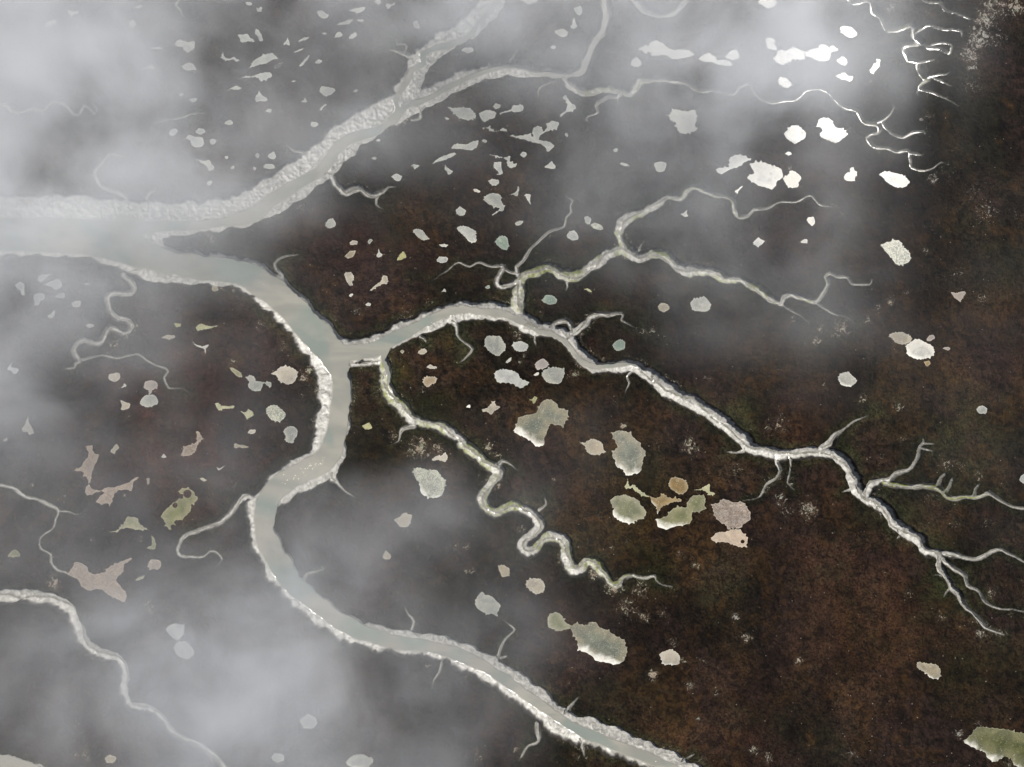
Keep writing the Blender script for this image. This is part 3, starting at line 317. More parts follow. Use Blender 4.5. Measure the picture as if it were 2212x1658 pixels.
 ('silver', .5, 'grey three armed pond between the olive sliver and the pale dappled pond', 'C1 1930,50 1975,30 1998,45 2010,80 2060,85 2120,85 2130,120 2110,130 2070,95 2050,140 2040,160 1990,158 1945,120 1950,80'),
 ('cream', .2, 'large pale dappled pond close to the river bend', 'B2 122,1530 160,1505 175,1480 225,1470 290,1482 325,1530 318,1570 290,1600 240,1618 210,1598 180,1585 155,1545'),
 ('frost', .2, 'round greyish pond fringed by yellow algae near the river west bank', 'C2 80,300 110,268 160,270 200,300 235,345 218,375 175,398 130,390 90,350'),
 ('silver', .4, 'vase shaped grey pond below the yellow fringed pond', 'C2 210,475 240,445 265,430 300,440 328,470 318,515 298,530 298,565 250,562 225,540 235,515'),
 ('yellow', 0, 'cream boot shaped pond left of the yellow fringed pond', 'C1 1688,258 1715,250 1740,272 1790,275 1835,272 1832,295 1775,295 1720,310 1700,290'),
 ('yellow', 0, 'greenish yellow speckled small pond below the boot shaped pond', 'C1 1892,320 1930,325 1945,300 1988,325 1980,355 1940,375 1915,340'),
 ('cream', 0, 'small cream square pond left of the vase shaped grey pond', 'C1 1945,488 1960,462 2008,462 2000,485 1985,495'),
 ('cream', 0, 'small cream wedge with right tail below the cream square', 'C1 1838,572 1870,578 1950,595 1920,608 1880,600 1842,605'),
 ('mud', 0, 'beige club shaped dry pan with narrow neck in the left marsh', 'C1 1422,660 1440,600 1480,585 1520,570 1548,545 1545,500 1532,470 1560,475 1582,520 1580,550 1545,590 1530,635 1500,662 1455,668'),
 ('cream', 0, 'small upright cream pond beside the tall dry pan', 'C1 865,635 885,605 912,570 932,605 905,630 898,652'),
 ('mud', 0, 'tall pinkish dry pan like a boot in the left marsh', 'C1 665,590 722,588 728,640 775,655 765,690 740,740 722,800 705,870 690,880 692,845 645,825 650,790 575,780 625,760 655,715 690,680 690,640 672,610'),
 ('mud', 0, 'wide winged dry pan joined below the tall boot shaped pan', 'C1 668,950 675,915 695,890 720,925 780,935 840,915 890,918 950,895 1015,870 1040,845 1095,830 1050,865 1040,890 1035,950 1000,935 930,940 895,965 870,1040 860,1070 845,1045 790,1050 755,1030 780,990 820,950 760,955 720,975 680,975'),
 ('olive', 0, 'large greenish pond holding dark islets left of the lower river', 'C1 1395,945 1430,920 1475,925 1520,945 1530,975 1552,985 1545,1020 1500,1050 1495,1100 1450,1150 1420,1185 1385,1190 1370,1225 1335,1255 1300,1215 1290,1180 1265,1140 1300,1085 1350,1040 1400,1010 1430,1000 1440,975 1410,965'),
 ('silver', 0, 'small pale triangle at the left middle marsh', 'C1 1262,678 1278,655 1285,650 1305,678 1285,682'),
 ('olive', 0, 'spread winged olive grey pan with a thread tail to the left', 'C1 855,1262 905,1258 950,1215 980,1185 1000,1145 1080,1152 1085,1190 1120,1220 1180,1250 1130,1245 1060,1250 1000,1232 950,1240 915,1272'),
 ('olive', 0, 'small drooping grey green pool under the winged pan', 'C1 1188,1300 1212,1315 1222,1380 1210,1402 1180,1398 1150,1392 1190,1365'),
 ('olive', 0, 'small dull olive pond near the left edge', 'C1 60,1458 80,1425 115,1402 155,1435 145,1458 100,1462'),
 ('mud', 0, 'small brown pot shaped pan right of the large beige pan', 'C1 1160,1525 1180,1485 1215,1480 1260,1495 1258,1540 1235,1565 1205,1552 1180,1565'),
 ('mud', 0, 'big beige star armed dry pan, largest on the lower left', 'D1 515,138 550,115 590,50 620,52 680,80 705,130 770,140 830,120 850,90 930,50 1020,12 1035,25 970,70 965,120 920,170 910,190 975,270 990,320 975,360 920,340 850,310 790,265 750,260 700,272 640,240 610,190 550,160'),
 ('olive', 0, 'small pale leaf shaped pool right of the big star armed pan', 'D1 1060,195 1090,165 1135,152 1125,175 1090,190'),
 ('pink', 0, 'small thin beige upright scrap above the large greenish pond', 'C1 1150,845 1172,845 1170,880 1160,895'),
 ('cream', 0, 'tiny cream patch near the crook west of the lower river', 'C1 1565,845 1590,838 1620,860 1600,868'),
 ('silver', 0, 'tiny bluish boomerang pond in the left middle haze', 'C1 1700,760 1722,765 1765,742 1735,770 1715,782'),
 # lower left haze
 ('hazy', 0, 'faint round pond upper of two in lower left haze', 'D1 1302,580 1325,545 1385,530 1440,550 1445,600 1410,650 1380,660 1330,620'),
 ('hazy', 0, 'faint round pond lower of two in lower left haze', 'D1 1362,720 1390,680 1450,670 1510,720 1520,770 1480,808 1420,802 1375,760'),
 ('cream', 0, 'faint brown oval pool near the bottom edge at left', 'D1 820,1590 850,1565 900,1575 912,1600 880,1625 840,1622'),
 ('silver', 0, 'pale oval pond near the bottom edge below the haze', 'D2 122,1575 160,1550 215,1565 218,1600 180,1622 135,1612'),
 ('silver', .6, 'pale crescent pond cut by the bottom edge left of centre', 'D2 705,1620 760,1570 840,1560 920,1600 900,1640 880,1670 780,1665 725,1645'),
 ('hazy', 0, 'faint large round pond in lower haze near the bottom', 'D2 345,1290 400,1245 460,1265 480,1320 430,1360 375,1345'),
 # middle, south of the middle creek
 ('cream', .1, 'angular beige five sided pond half veiled by haze, lower centre', 'C2 1085,1168 1130,1145 1160,1115 1220,1135 1215,1185 1185,1228 1130,1222 1100,1190'),
 ('cream', 0, 'small faint egg shaped pond below the angular beige one', 'C2 992,1455 1020,1415 1055,1445 1050,1478 1015,1480'),
 ('cream', 0, 'small beige block pond in the lower centre haze', 'C2 1905,1530 1950,1528 1990,1555 1985,1605 1935,1620 1910,1570'),
 ('cream', 0, 'grey beige oval pond right of the beige block at the haze edge', 'D3 108,220 130,185 190,175 240,195 262,235 240,285 190,302 140,270'),
 ('silver', 0, 'fuzzy pinkish white dry pan above the lower river', 'D2 1720,345 1760,295 1775,275 1800,300 1860,325 1918,385 1900,440 1900,480 1860,455 1810,460 1750,420 1720,385'),
 ('frost', 1.0, 'large green grey pond flecked with pale algae in the lower centre', 'C2 1235,765 1270,755 1310,765 1360,785 1395,770 1430,785 1455,830 1488,870 1480,930 1450,980 1390,1002 1340,990 1300,960 1285,920 1275,880 1250,840 1240,800'),
 ('cream', .2, 'ragged cream patch above the large flecked pond', 'C2 1380,690 1420,668 1465,660 1480,640 1505,665 1498,700 1485,718 1460,705 1420,700 1390,705'),
 ('yellow', 0, 'small pale green jagged pond between river and middle creek', 'C2 833,430 865,415 885,405 912,440 900,455 855,458'),
 ('cream', .2, 'cream star shaped pond left of the biggest central pond', 'C2 1783,300 1815,288 1840,265 1865,235 1885,270 1920,282 1880,312 1845,342 1820,325 1790,318'),
 ('white', 0, 'tiny white triangle below the two lobed pond', 'C2 1650,285 1662,270 1680,265 1682,288'),
 ('yellow', 0, 'tiny yellow bird shaped pond above the biggest central pond', 'C3 135,225 160,220 180,198 198,212 185,240 168,262 160,238'),
 ('clear', .9, 'biggest central pond, grey green dumbbell with white lower tip', 'C3 10,470 40,410 50,370 120,345 180,330 215,270 250,232 300,225 350,250 370,290 410,295 440,325 430,370 405,430 370,432 330,425 300,420 285,450 265,500 252,530 255,580 215,598 180,590 155,555 100,520 45,500'),
 ('cream', .2, 'small grey pond with pointed corners left of the tall pond', 'C3 530,558 575,560 610,540 645,530 690,555 715,580 720,610 740,638 705,645 690,662 640,660 600,645 580,620 575,590'),
 ('clear', .9, 'tall grey pond with white bottom right of the small pointed one', 'C3 788,490 830,465 880,470 930,490 960,530 1010,560 1020,600 1050,635 1030,690 1028,740 1005,800 960,805 915,825 885,810 870,780 820,750 810,700 785,665 800,620 825,600 815,560 800,530'),
 ('orange', 0, 'round orange brown pond below the tall grey one', 'C3 1228,885 1245,845 1290,832 1340,848 1382,885 1380,930 1345,970 1300,962 1250,930 1235,905'),
 ('yellow', 0, 'yellow arrowhead pond right of the round orange pond', 'C3 1425,932 1480,928 1520,900 1552,888 1555,940 1595,965 1550,978 1535,950 1500,940 1460,936'),
 ('olive', 1.0, 'olive green round pond with white lower shore and dark flecks', 'C3 768,1015 810,985 860,980 885,968 930,985 985,1010 1010,1045 1050,1090 1055,1120 1030,1160 980,1172 940,1200 890,1190 830,1172 790,1130 800,1080 780,1045'),
 ('orange', .7, 'orange centred pan with white lower left point', 'C3 1090,992 1130,995 1165,985 1190,965 1225,988 1280,1000 1335,1010 1325,1030 1260,1030 1225,1050 1180,1070 1160,1095 1142,1120 1135,1075 1105,1045'),
 ('yellow', 0, 'thin winding yellowish channel pond linking the tall pond to the orange pan', 'C3 885,905 905,880 910,845 918,880 925,905 960,895 1000,930 1050,970 1092,995 1050,985 1000,965 960,940 950,918 890,928'),
 ('olive', 1.0, 'long slanting olive green pond with white lower left shore', 'C3 1138,1165 1180,1150 1220,1130 1255,1090 1310,1068 1365,1068 1375,1030 1410,990 1450,975 1518,985 1520,1040 1510,1090 1460,1105 1415,1115 1418,1165 1395,1200 1340,1210 1280,1222 1222,1248 1170,1235 1142,1210'),
 ('mud', 0, 'upper speckled brown lobe of the dry two lobed pan', 'C3 1562,1045 1620,1035 1660,1008 1710,1020 1750,1030 1810,1030 1850,1080 1880,1120 1870,1170 1820,1200 1795,1235 1740,1248 1700,1245 1680,1210 1630,1190 1590,1140 1580,1080'),
 ('mudpale', 0, 'lower pale sandy lobe of the dry two lobed pan', 'C3 1562,1310 1610,1272 1680,1262 1720,1245 1790,1245 1815,1270 1845,1300 1850,1325 1835,1382 1790,1385 1740,1365 1680,1350 1600,1340 1575,1335'),
 ('clear', 1.0, 'large slanting pond with broad white shore, lower centre right', 'D3 465,565 490,530 550,535 585,540 610,518 660,525 690,565 750,580 810,620 885,665 890,700 908,750 890,800 880,828 815,852 760,840 700,835 655,825 640,800 600,765 540,745 515,720 510,665 480,620'),
 ('olive', .1, 'smaller beige green pond linked to the upper left of the large slanting pond', 'D3 278,500 295,460 350,438 400,480 430,530 470,550 462,572 410,580 370,592 320,575 285,555'),
 ('cream', .6, 'small rounded beige pond with white lower edge, lower right of centre', 'D3 1160,775 1185,752 1245,735 1300,760 1320,800 1315,848 1260,855 1205,855 1180,835'),
 ('cream', .6, 'cut gem shaped whitish pond alone in the lower right marsh', 'D4 1372,840 1400,835 1530,855 1558,895 1548,968 1510,965 1470,950 1420,905 1372,880'),
 ('deep', .8, 'dark olive pond with white shore at the bottom right corner', 'D4 1735,1450 1790,1410 1840,1350 1900,1345 1980,1350 2080,1360 2150,1385 2211,1395 2330,1420 2420,1520 2400,1640 2300,1720 2230,1700 2140,1640 2110,1590 2060,1580 2030,1600 1985,1622 1930,1590 1905,1540 1850,1520 1760,1480'),
]
# marsh growth: sheet x y radius amount  (pale dead grass, twiggy wrack; at top right also painted wet glints)
PALE = '''B2 370,235,70,.7 B2 280,300,60,.4 B2 800,1040,70,.6 B2 1180,1010,90,.5 B2 1350,980,70,.5 B2 860,1000,60,.5 B2 620,1110,50,.5 B2 900,1170,40,.4
B1 1650,480,90,.6 B1 1270,460,60,.3 B1 960,820,60,.5 B1 910,1300,60,.9 B1 1830,1430,40,.9 B1 1000,1240,40,.7 B1 2050,1150,90,.5 B2 40,1150,90,.5 B2 220,1300,60,.7 B2 420,1500,50,.9 C2 380,60,60,.9 C2 490,150,50,.8 C2 360,180,60,.5
C2 1280,600,130,.9 C2 1430,600,60,.9 C2 950,150,60,.6 C2 1320,150,60,.5 C2 1830,600,60,.9 C2 1900,660,60,.7 C2 1080,510,50,.9 C2 1560,1370,60,.6 C2 1650,1370,50,.8 C2 1500,1380,40,.5 C2 1660,1570,35,.9 C2 2080,1240,60,.7 C2 1340,1120,60,.4
B3 50,1230,60,.8 B3 450,1210,80,.5 B3 100,1380,30,.8 B3 60,1440,40,.7 B3 1100,1190,50,.7 B3 1450,1210,50,.6 B3 620,880,60,.5 B3 280,790,40,.5 B3 490,1540,60,.7 B3 1540,1570,60,.5 B3 1700,1430,50,.4
C3 1390,600,90,.95 C3 820,250,60,.6 C3 1760,760,80,.6 C3 2090,400,90,.5 C3 2150,1100,80,.6 C3 870,430,40,.9 C3 330,860,40,.7 C3 900,1340,50,.5 C3 650,1600,80,.9 C3 780,1390,40,.7 C3 1440,1530,40,.9 C3 1330,1450,60,.5
C4 280,430,120,.7 C4 520,1080,100,.9 C4 300,1010,70,.8 C4 1230,280,50,.8 C4 950,210,50,.8 C4 640,110,60,.6 C4 1600,740,80,.7 C4 1720,740,60,.6 C4 1850,820,50,.7 C4 1100,680,80,.4 C4 1650,1200,90,.5 C4 1490,1010,80,.5 C4 1930,1200,80,.5 C4 1250,540,60,.5
D3 800,240,90,1. D3 1000,260,110,.7 D3 900,400,100,.8 D3 1040,480,60,.8 D3 1180,450,60,.7 D3 1110,930,60,1. D3 1270,680,50,.8 D3 1400,1020,60,.8 D3 1350,820,60,.7 D3 1750,480,60,.8 D3 1840,650,60,.9 D3 1500,830,70,.5 D3 1460,1280,50,.6 D3 30,1520,40,.9 D3 520,1580,50,.7 D3 1500,1600,60,.6 D3 2010,1580,60,.8 D3 120,1100,120,.4 D3 1600,1060,60,.5 D3 430,40,60,.7
D4 440,830,50,.8 D4 50,640,60,.8 D4 1870,610,60,.9 D4 1560,470,80,.6 D4 1300,290,60,.6 D4 1960,300,60,.7 D4 2100,440,60,.5 D4 90,1530,60,.8 D4 200,1590,50,.9 D4 850,1550,60,.6 D4 1700,1400,60,.8 D4 1850,1340,60,.5 D4 2100,1620,60,.7 D4 800,1540,60,.4
D1 420,210,80,.9 D1 260,470,80,.6 D1 130,570,60,.5 D1 590,620,80,.6 D1 1170,400,70,.8 D1 1180,470,50,.5 D1 600,1330,80,.6 D1 650,1560,120,.7 D1 250,1030,70,.5 D1 450,930,80,.4 D1 1650,1600,70,.7 D1 600,1480,60,.6
C1 250,900,70,.6 C1 490,1000,50,.7 C1 980,980,60,.5 C1 1830,890,60,.6 C1 1000,360,50,.6 C1 730,1330,35,.9 C1 430,1450,60,.6 C1 490,905,40,.6 C1 1100,1320,40,.7
B4 580,1270,50,.95 B4 780,1180,110,.8 B4 620,1180,60,.8 B4 400,1110,60,.7 B4 980,1110,50,.8 B4 1160,950,50,.8 B4 1280,900,40,.8 B4 1430,560,36,1. B4 1500,370,80,.5 B4 1850,130,150,.5 B4 1900,260,140,.6 B4 1700,760,150,.4 B4 1880,950,60,.7 B4 2150,300,120,.4 B4 1460,1240,40,.4 B4 1060,1010,50,.6
A4 1170,60,70,.8 A4 1980,40,150,.9 A4 2150,60,100,.9 A4 1900,150,120,1. A4 1860,300,130,1. A4 1780,440,110,.9 A4 1990,300,120,.6 A4 1800,540,80,.8 A4 1800,680,120,.6 A4 1470,920,70,.6 A4 1400,940,60,.5 A4 1500,1410,60,.9 A4 1700,1150,150,.3 A4 1850,1560,120,.4 A4 850,1020,40,.8 A4 1000,650,50,.7 A4 380,1320,40,.8 A4 1000,1150,80,.4 A4 1620,1370,120,.4
A3 870,1220,70,.5 A2 340,730,60,.5 A2 1100,1100,60,.3 D2 1350,870,50,.8 D2 1700,110,40,.7 D2 1750,1560,80,.7 D2 820,770,60,.4 D2 150,1480,50,.6 D2 1480,960,40,.5 D2 1600,960,50,.5'''
# large colour zones of the living marsh: kind x y radius (survey units)
ZONES = '''R 1500,1000,260,.7 R 1100,560,200,.5 R 2300,1350,200,.7 R 3150,800,220,1. R 3300,1150,160,.5 R 700,1700,420,1. R 500,1500,200,.6 R 300,1750,150,.7 R 1300,2350,350,.7 R 2100,2700,200,.4 R 3400,2450,420,.8 R 3100,2250,250,.5 R 2900,2850,350,.5 R 3150,1620,160,.9 R 950,1350,150,.7 R 300,2900,250,.6 R 2450,1100,180,.4 R 3850,1350,220,.4
O 1620,860,150,.6 O 2500,2050,260,1. O 2350,1900,260,.7 O 3230,1940,90,1. O 2900,2600,200,.6 O 3350,2500,300,.8 O 3600,1450,260,.6 O 3200,1450,200,.5 O 1600,1780,200,.5 O 2750,1550,160,.4 O 2200,1650,200,.5 O 3700,2750,250,.5 O 3000,1350,150,.4 O 2850,2120,160,.3 O 1750,2280,90,.5 O 3100,1680,120,.6
G 3250,1250,180,.6 G 3400,1550,200,.5 G 3750,1700,200,.6 G 1180,1180,80,.7 G 1280,1330,60,.6 G 1750,1340,90,.5 G 1550,1450,60,1. G 1570,1800,70,.3 G 2100,1050,90,.9 G 2500,1230,100,.7 G 2900,1620,90,.8 G 3300,1750,70,1. G 3420,1950,80,1. G 3500,2000,80,.9 G 3680,2130,90,.7 G 3700,2290,120,.9 G 2550,2220,100,.6 G 700,2030,100,.2 G 1650,1620,120,.7 G 3900,1050,180,.3 G 2050,1220,60,.9 G 1350,1430,40,.4 G 2200,2900,120,.5 G 2480,1900,200,.3
K 3850,500,380,1. K 3650,250,260,.9 K 3500,900,200,.6 K 3950,200,200,.9 K 3700,1100,180,.7 K 3350,420,150,.7 K 3950,2450,150,.4 K 2650,1200,200,.5 K 3300,2850,220,.5 K 1400,1220,50,.9 K 3550,1900,160,.5 K 2250,1020,180,.5 K 1700,760,160,.4 K 400,2100,180,.6 K 3500,650,150,.8 K 3000,2400,230,.5 K 3250,2900,280,.6 K 2750,2750,150,.4 K 3650,2850,200,.5 K 2750,1450,160,.4 K 3050,1950,120,.4 G 3720,2650,160,.4 G 2900,2300,160,.4 O 2600,2850,160,.6 R 2350,2500,200,.6'''
# ---------------------------------------------------------------- builder
import bpy, math, random
import numpy as np
from mathutils import Vector
from mathutils.geometry import delaunay_2d_cdt
rng = np.random.default_rng(11)
random.seed(5)
S = bpy.context.scene
COL = S.collection
CAM_Z = 120.0
K = CAM_Z / 2773.0                       # metres per survey unit on the marsh
def wx(X): return (X - 2000.0) * K
def wy(Y): return (1499.0 - Y) * K

# ---------- parsing
def parse_nodes(txt):
    out, tile = [], None
    for tok in txt.split():
        if tok in TILE or tok == 'W':
            tile = tok; continue
        v = [float(a) for a in tok.split(',')]
        if tile == 'W':
            X, Y, W = v
        else:
            X = TILE[tile][0] + v[0] * .4975; Y = TILE[tile][1] + v[1] * .4975; W = v[2] * .4975
        out.append((wx(X), wy(Y), W * K))
    return np.array(out)
def parse_outline(txt):
    toks = txt.split(); ox, oy = TILE[toks[0]]
    return np.array([[wx(ox + float(a) * .4975), wy(oy + float(b) * .4975)] for a, b in (t.split(',') for t in toks[1:])])
def catmull(P, step):
    P = np.vstack([2 * P[0] - P[1], P, 2 * P[-1] - P[-2]])
    out = []
    for i in range(1, len(P) - 2):
        p0, p1, p2, p3 = P[i - 1:i + 3]
        n = max(2, int(np.hypot(*(p2 - p1)[:2]) / step))
        t = np.linspace(0, 1, n, endpoint=False)[:, None]
        q = .5 * ((2 * p1) + (-p0 + p2) * t + (2 * p0 - 5 * p1 + 4 * p2 - p3) * t ** 2 + (-p0 + 3 * p1 - 3 * p2 + p3) * t ** 3)
        # widths stay linear
        q[:, 2] = (p1[2] * (1 - t) + p2[2] * t)[:, 0]
        out.append(q)
    out.append(P[-2:-1])
    return np.vstack(out)

# ---------- grid
H = 0.135
X0, X1, Y0, Y1 = -93.0, 93.0, -71.5, 71.5
NX, NY = int((X1 - X0) / H) + 1, int((Y1 - Y0) / H) + 1
gx = (X0 + np.arange(NX) * H).astype(np.float32)
gy = (Y0 + np.arange(NY) * H).astype(np.float32)
X1, Y1 = float(gx[-1]), float(gy[-1])

def vnoise(scale, seed):
    """smooth random field over the grid, features about `scale` metres"""
    r = np.random.default_rng(seed)
    nx, ny = int((X1 - X0) / scale) + 4, int((Y1 - Y0) / scale) + 4
    L = r.random((ny, nx)).astype(np.float32) * 2 - 1
    fx = (gx - X0) / scale; fy = (gy - Y0) / scale
    ix = fx.astype(int); iy = fy.astype(int)
    tx = fx - ix; ty = fy - iy
    tx = tx * tx * (3 - 2 * tx); ty = ty * ty * (3 - 2 * ty)
    A = L[:, ix] * (1 - tx) + L[:, ix + 1] * tx
    return A[iy] * (1 - ty[:, None]) + A[iy + 1] * ty[:, None]
def fbm(scale, seed, octs=3, gain=.5):
    o = 0; a = 1; s = 0
    for k in range(octs):
        o = o + a * vnoise(scale / 2 ** k, seed + 31 * k); s += a; a *= gain
    return o / s
def sstep(a, b, x):
    t = np.clip((x - a) / (b - a), 0, 1); return t * t * (3 - 2 * t)

def stamp(field, aux, pts, pad, widen=None):
    run = 0.0
    return _stamp(field, aux, pts, pad)
def _stamp(field, aux, pts, pad):
    run = random.random() * 500
    """signed distance (negative inside) to a chain of tapered capsules"""
    for a, b in zip(pts[:-1], pts[1:]):
        r = max(a[2], b[2]) / 2 + pad
        i0 = max(0, int((min(a[0], b[0]) - r - X0) / H)); i1 = min(NX, int((max(a[0], b[0]) + r - X0) / H) + 2)
        j0 = max(0, int((min(a[1], b[1]) - r - Y0) / H)); j1 = min(NY, int((max(a[1], b[1]) + r - Y0) / H) + 2)
        if i1 <= i0 or j1 <= j0:
            run += math.hypot(b[0] - a[0], b[1] - a[1]); continue
        x = gx[i0:i1][None, :]; y = gy[j0:j1][:, None]
        dx, dy = b[0] - a[0], b[1] - a[1]
        L2 = dx * dx + dy * dy + 1e-9
        t = np.clip(((x - a[0]) * dx + (y - a[1]) * dy) / L2, 0, 1)
        d = np.hypot(x - a[0] - t * dx, y - a[1] - t * dy)
        w = a[2] / 2 + t * (b[2] - a[2]) / 2
        sd = (d - w).astype(np.float32)
        sub = field[j0:j1, i0:i1]
        m = sd < sub
        sub[m] = sd[m]
        if aux is not None:
            for arr, val in aux:
                v = np.broadcast_to(w * 1.0, sd.shape) if val is WID else (run + t * math.sqrt(L2) if val is RUN else val)
                arr[j0:j1, i0:i1][m] = v[m] if isinstance(v, np.ndarray) else v
        run += math.hypot(b[0] - a[0], b[1] - a[1])
class _W(float): pass
WID = _W(1.0); RUN = _W(2.0)

FAR = 9.0
sdm = np.full((NY, NX), FAR, np.float32)          # channel outline
cid = np.full((NY, NX), -1, np.int16)
half = np.full((NY, NX), .1, np.float32)
algae = np.zeros((NY, NX), np.float32)
along = np.zeros((NY, NX), np.float32)
sdt = np.full((NY, NX), FAR, np.float32)          # water thread in the creeks
names = []
threads = []
for k, (label, flag, nodes) in enumerate(CREEKS):
    if label not in names: names.append(label)
    c = names.index(label)
    P = catmull(parse_nodes(nodes), .6)
    n = len(P)
    # small natural wander
    s = np.arange(n) * .6
    ph = random.random() * 9
    tang = np.gradient(P[:, :2], axis=0); tang /= (np.linalg.norm(tang, axis=1, keepdims=True) + 1e-9)
    nor = np.stack([-tang[:, 1], tang[:, 0]], 1)
    wig = (np.sin(s * 1.9 + ph) + .6 * np.sin(s * 3.7 + 2 * ph)) * .09 * np.clip(P[:, 2] / 1.0, .35, 1)
    P[:, :2] += nor * wig[:, None]
    P[:, 2] *= 1 + .10 * np.sin(s * 1.3 + ph * 2) + .06 * np.sin(s * 3.1 + ph)
    P[:, 2] = P[:, 2] + .42 * np.clip((P[:, 2] - .55) / .6, 0, 1) - .02 * np.clip((.5 - P[:, 2]) / .3, 0, 1)
    stamp(sdm, [(cid, c), (half, WID), (along, RUN), (algae, {'algae': 1., 'algae2': 2.}.get(flag, 0.))], P, 4.0)
    if label != 'river':
        off = (np.sin(s * .42 + ph) + .5 * np.sin(s * .9 + ph * 3)) * .17 * P[:, 2]
        T = P.copy(); T[:, :2] += nor * off[:, None]
        T[:, 2] = np.clip(P[:, 2] * .15, .12, .30)
        T[:, 2] = np.where(P[:, 2] < .22, .10, np.maximum(T[:, 2], .13))
        stamp(sdt, None, T, 1.6); threads.append((c, T))
sdw = np.full((NY, NX), FAR, np.float32)
for nodes in WATERS:
    P = catmull(parse_nodes(nodes), 1.0)
    stamp(sdw, None, P, 8.5)

# ragged banks
rag = fbm(1.6, 3, 3) * .26 + vnoise(.45, 8) * .06
near = np.clip(half / 1.2, .15, 1)
sdm = sdm + rag * near
sdw = sdw + fbm(2.2, 44, 3) * .30
sdt = sdt + vnoise(.5, 61) * .03

# ---------- ponds: outlines, then their basins
def pond_outline(P, size, seed):
    r = random.Random(seed)
    C = np.vstack([P[-1:], P, P[:2]])
    pts = []
    for i in range(1, len(C) - 2):
        p0, p1, p2, p3 = C[i - 1:i + 3]
        n = max(2, int(np.hypot(*(p2 - p1)) / .25))
        for t in np.linspace(0, 1, n, endpoint=False):
            cr = .5 * ((2 * p1) + (-p0 + p2) * t + (2 * p0 - 5 * p1 + 4 * p2 - p3) * t ** 2 + (-p0 + 3 * p1 - 3 * p2 + p3) * t ** 3)
            pts.append(.65 * cr + .35 * (p1 * (1 - t) + p2 * t))
    pts = np.array(pts)
    seg = np.linalg.norm(np.roll(pts, -1, 0) - pts, axis=1)
    per = seg.sum(); cum = np.concatenate([[0], np.cumsum(seg)])
    step = .11 if per > 8 else .07
    n = int(per / step)
    s = np.linspace(0, per, n, endpoint=False)
    cl = np.vstack([pts, pts[:1]])
    q = np.stack([np.interp(s, cum, cl[:, 0]), np.interp(s, cum, cl[:, 1])], 1)
    tg = np.roll(q, -1, 0) - np.roll(q, 1, 0); tg /= (np.linalg.norm(tg, axis=1, keepdims=True) + 1e-9)
    area = .5 * np.sum(q[:, 0] * np.roll(q[:, 1], -1) - np.roll(q[:, 0], -1) * q[:, 1])
    nor = np.stack([tg[:, 1], -tg[:, 0]], 1) * (1 if area > 0 else -1)
    # scalloped shore: little bays between sharp points
    disp = np.zeros(n); pos = 0.0
    base = min(1.0, max(.24, per / 20)); amp = min(.17, .021 * per ** .8)
    while pos < per:
        L = base * r.uniform(.45, 1.5); a = amp * r.uniform(.3, 1.5)
        m = (s >= pos) & (s < pos + L)
        disp[m] -= a * np.sin(np.pi * (s[m] - pos) / L) ** .7 - a * .55
        if r.random() < .22: 
            disp += a * 1.3 * np.exp(-((s - pos) / (.10 + .05 * base)) ** 2)
        pos += L
    disp += amp * .35 * np.sin(2 * np.pi * s / per * 5 + r.random() * 6)
    return q + nor * disp[:, None]

def poly_sd(px, py, Q):
    """signed distance (negative inside) of points to polygon Q"""
    A = Q; B = np.roll(Q, -1, 0)
    d2 = np.full(px.shape, 1e9); inside = np.zeros(px.shape, bool)
    for (ax, ay), (bx, by) in zip(A, B):
        ex, ey = bx - ax, by - ay
        t = np.clip(((px - ax) * ex + (py - ay) * ey) / (ex * ex + ey * ey + 1e-12), 0, 1)
        d2 = np.minimum(d2, (px - ax - t * ex) ** 2 + (py - ay - t * ey) ** 2)
        cr = ((ay > py) != (by > py)) & (px < (bx - ax) * (py - ay) / (by - ay + 1e-12) + ax)
        inside ^= cr
    d = np.sqrt(d2); return np.where(inside, -d, d)

sdp = np.full((NY, NX), FAR, np.float32)
pond_geo = []
for k, (look, rim, label, txt) in enumerate(PONDS):
    P = parse_outline(txt)
    size = float(np.ptp(P, axis=0).max())
    Q = pond_outline(P, size, k + 3)
    pond_geo.append((Q, size))
    r = .6
    lo = Q.min(0) - r; hi = Q.max(0) + r
    i0 = max(0, int((lo[0] - X0) / H)); i1 = min(NX, int((hi[0] - X0) / H) + 2)
    j0 = max(0, int((lo[1] - Y0) / H)); j1 = min(NY, int((hi[1] - Y0) / H) + 2)
    if i1 <= i0 or j1 <= j0: continue
    gxx, gyy = np.meshgrid(gx[i0:i1], gy[j0:j1])
    sd = poly_sd(gxx, gyy, Q).astype(np.float32)
    sub = sdp[j0:j1, i0:i1]; np.minimum(sub, sd, out=sub)

# ---------- heights
WATER_Z = -1.30
platform = fbm(14, 71, 2) * .10 + fbm(3.0, 72, 3) * .07
tuss = vnoise(.27, 5) * .075 + vnoise(.6, 6) * .075
grain = (rng.random((NY, NX)).astype(np.float32) - .5) * .09
dm = -sdm                                           # depth inside a channel outline
isriv = cid == 0
dep = np.clip(.20 + .40 * 2 * half, .24, 1.15)
scarp = sstep(0, 1, dm / np.clip(dep * .30, .10, .34))
# creeks: scarp then a rounded bed
rel = np.clip(dm / np.maximum(half, .05), 0, 1)
z_creek = -dep * (.62 * scarp + .45 * rel ** .8)
# river: mud falls from the scarp to the water's edge
dw = np.clip(sdw, 0, None)
f = np.clip(dm / (dm + dw + .05), 0, 1)
z_riv = -(.72 * scarp + .58 * np.clip(f, 0, 1) * scarp) - np.clip(-sdw, 0, 1.0) * .35
inw = sdw < 0
zr = np.where(inw, WATER_Z - .04 + np.maximum(sdw, -1.2) * .5, np.maximum(z_riv, WATER_Z + .02 + .10 * np.clip(dw, 0, 1)))
zr = np.where(sdm < 0, zr, 0)
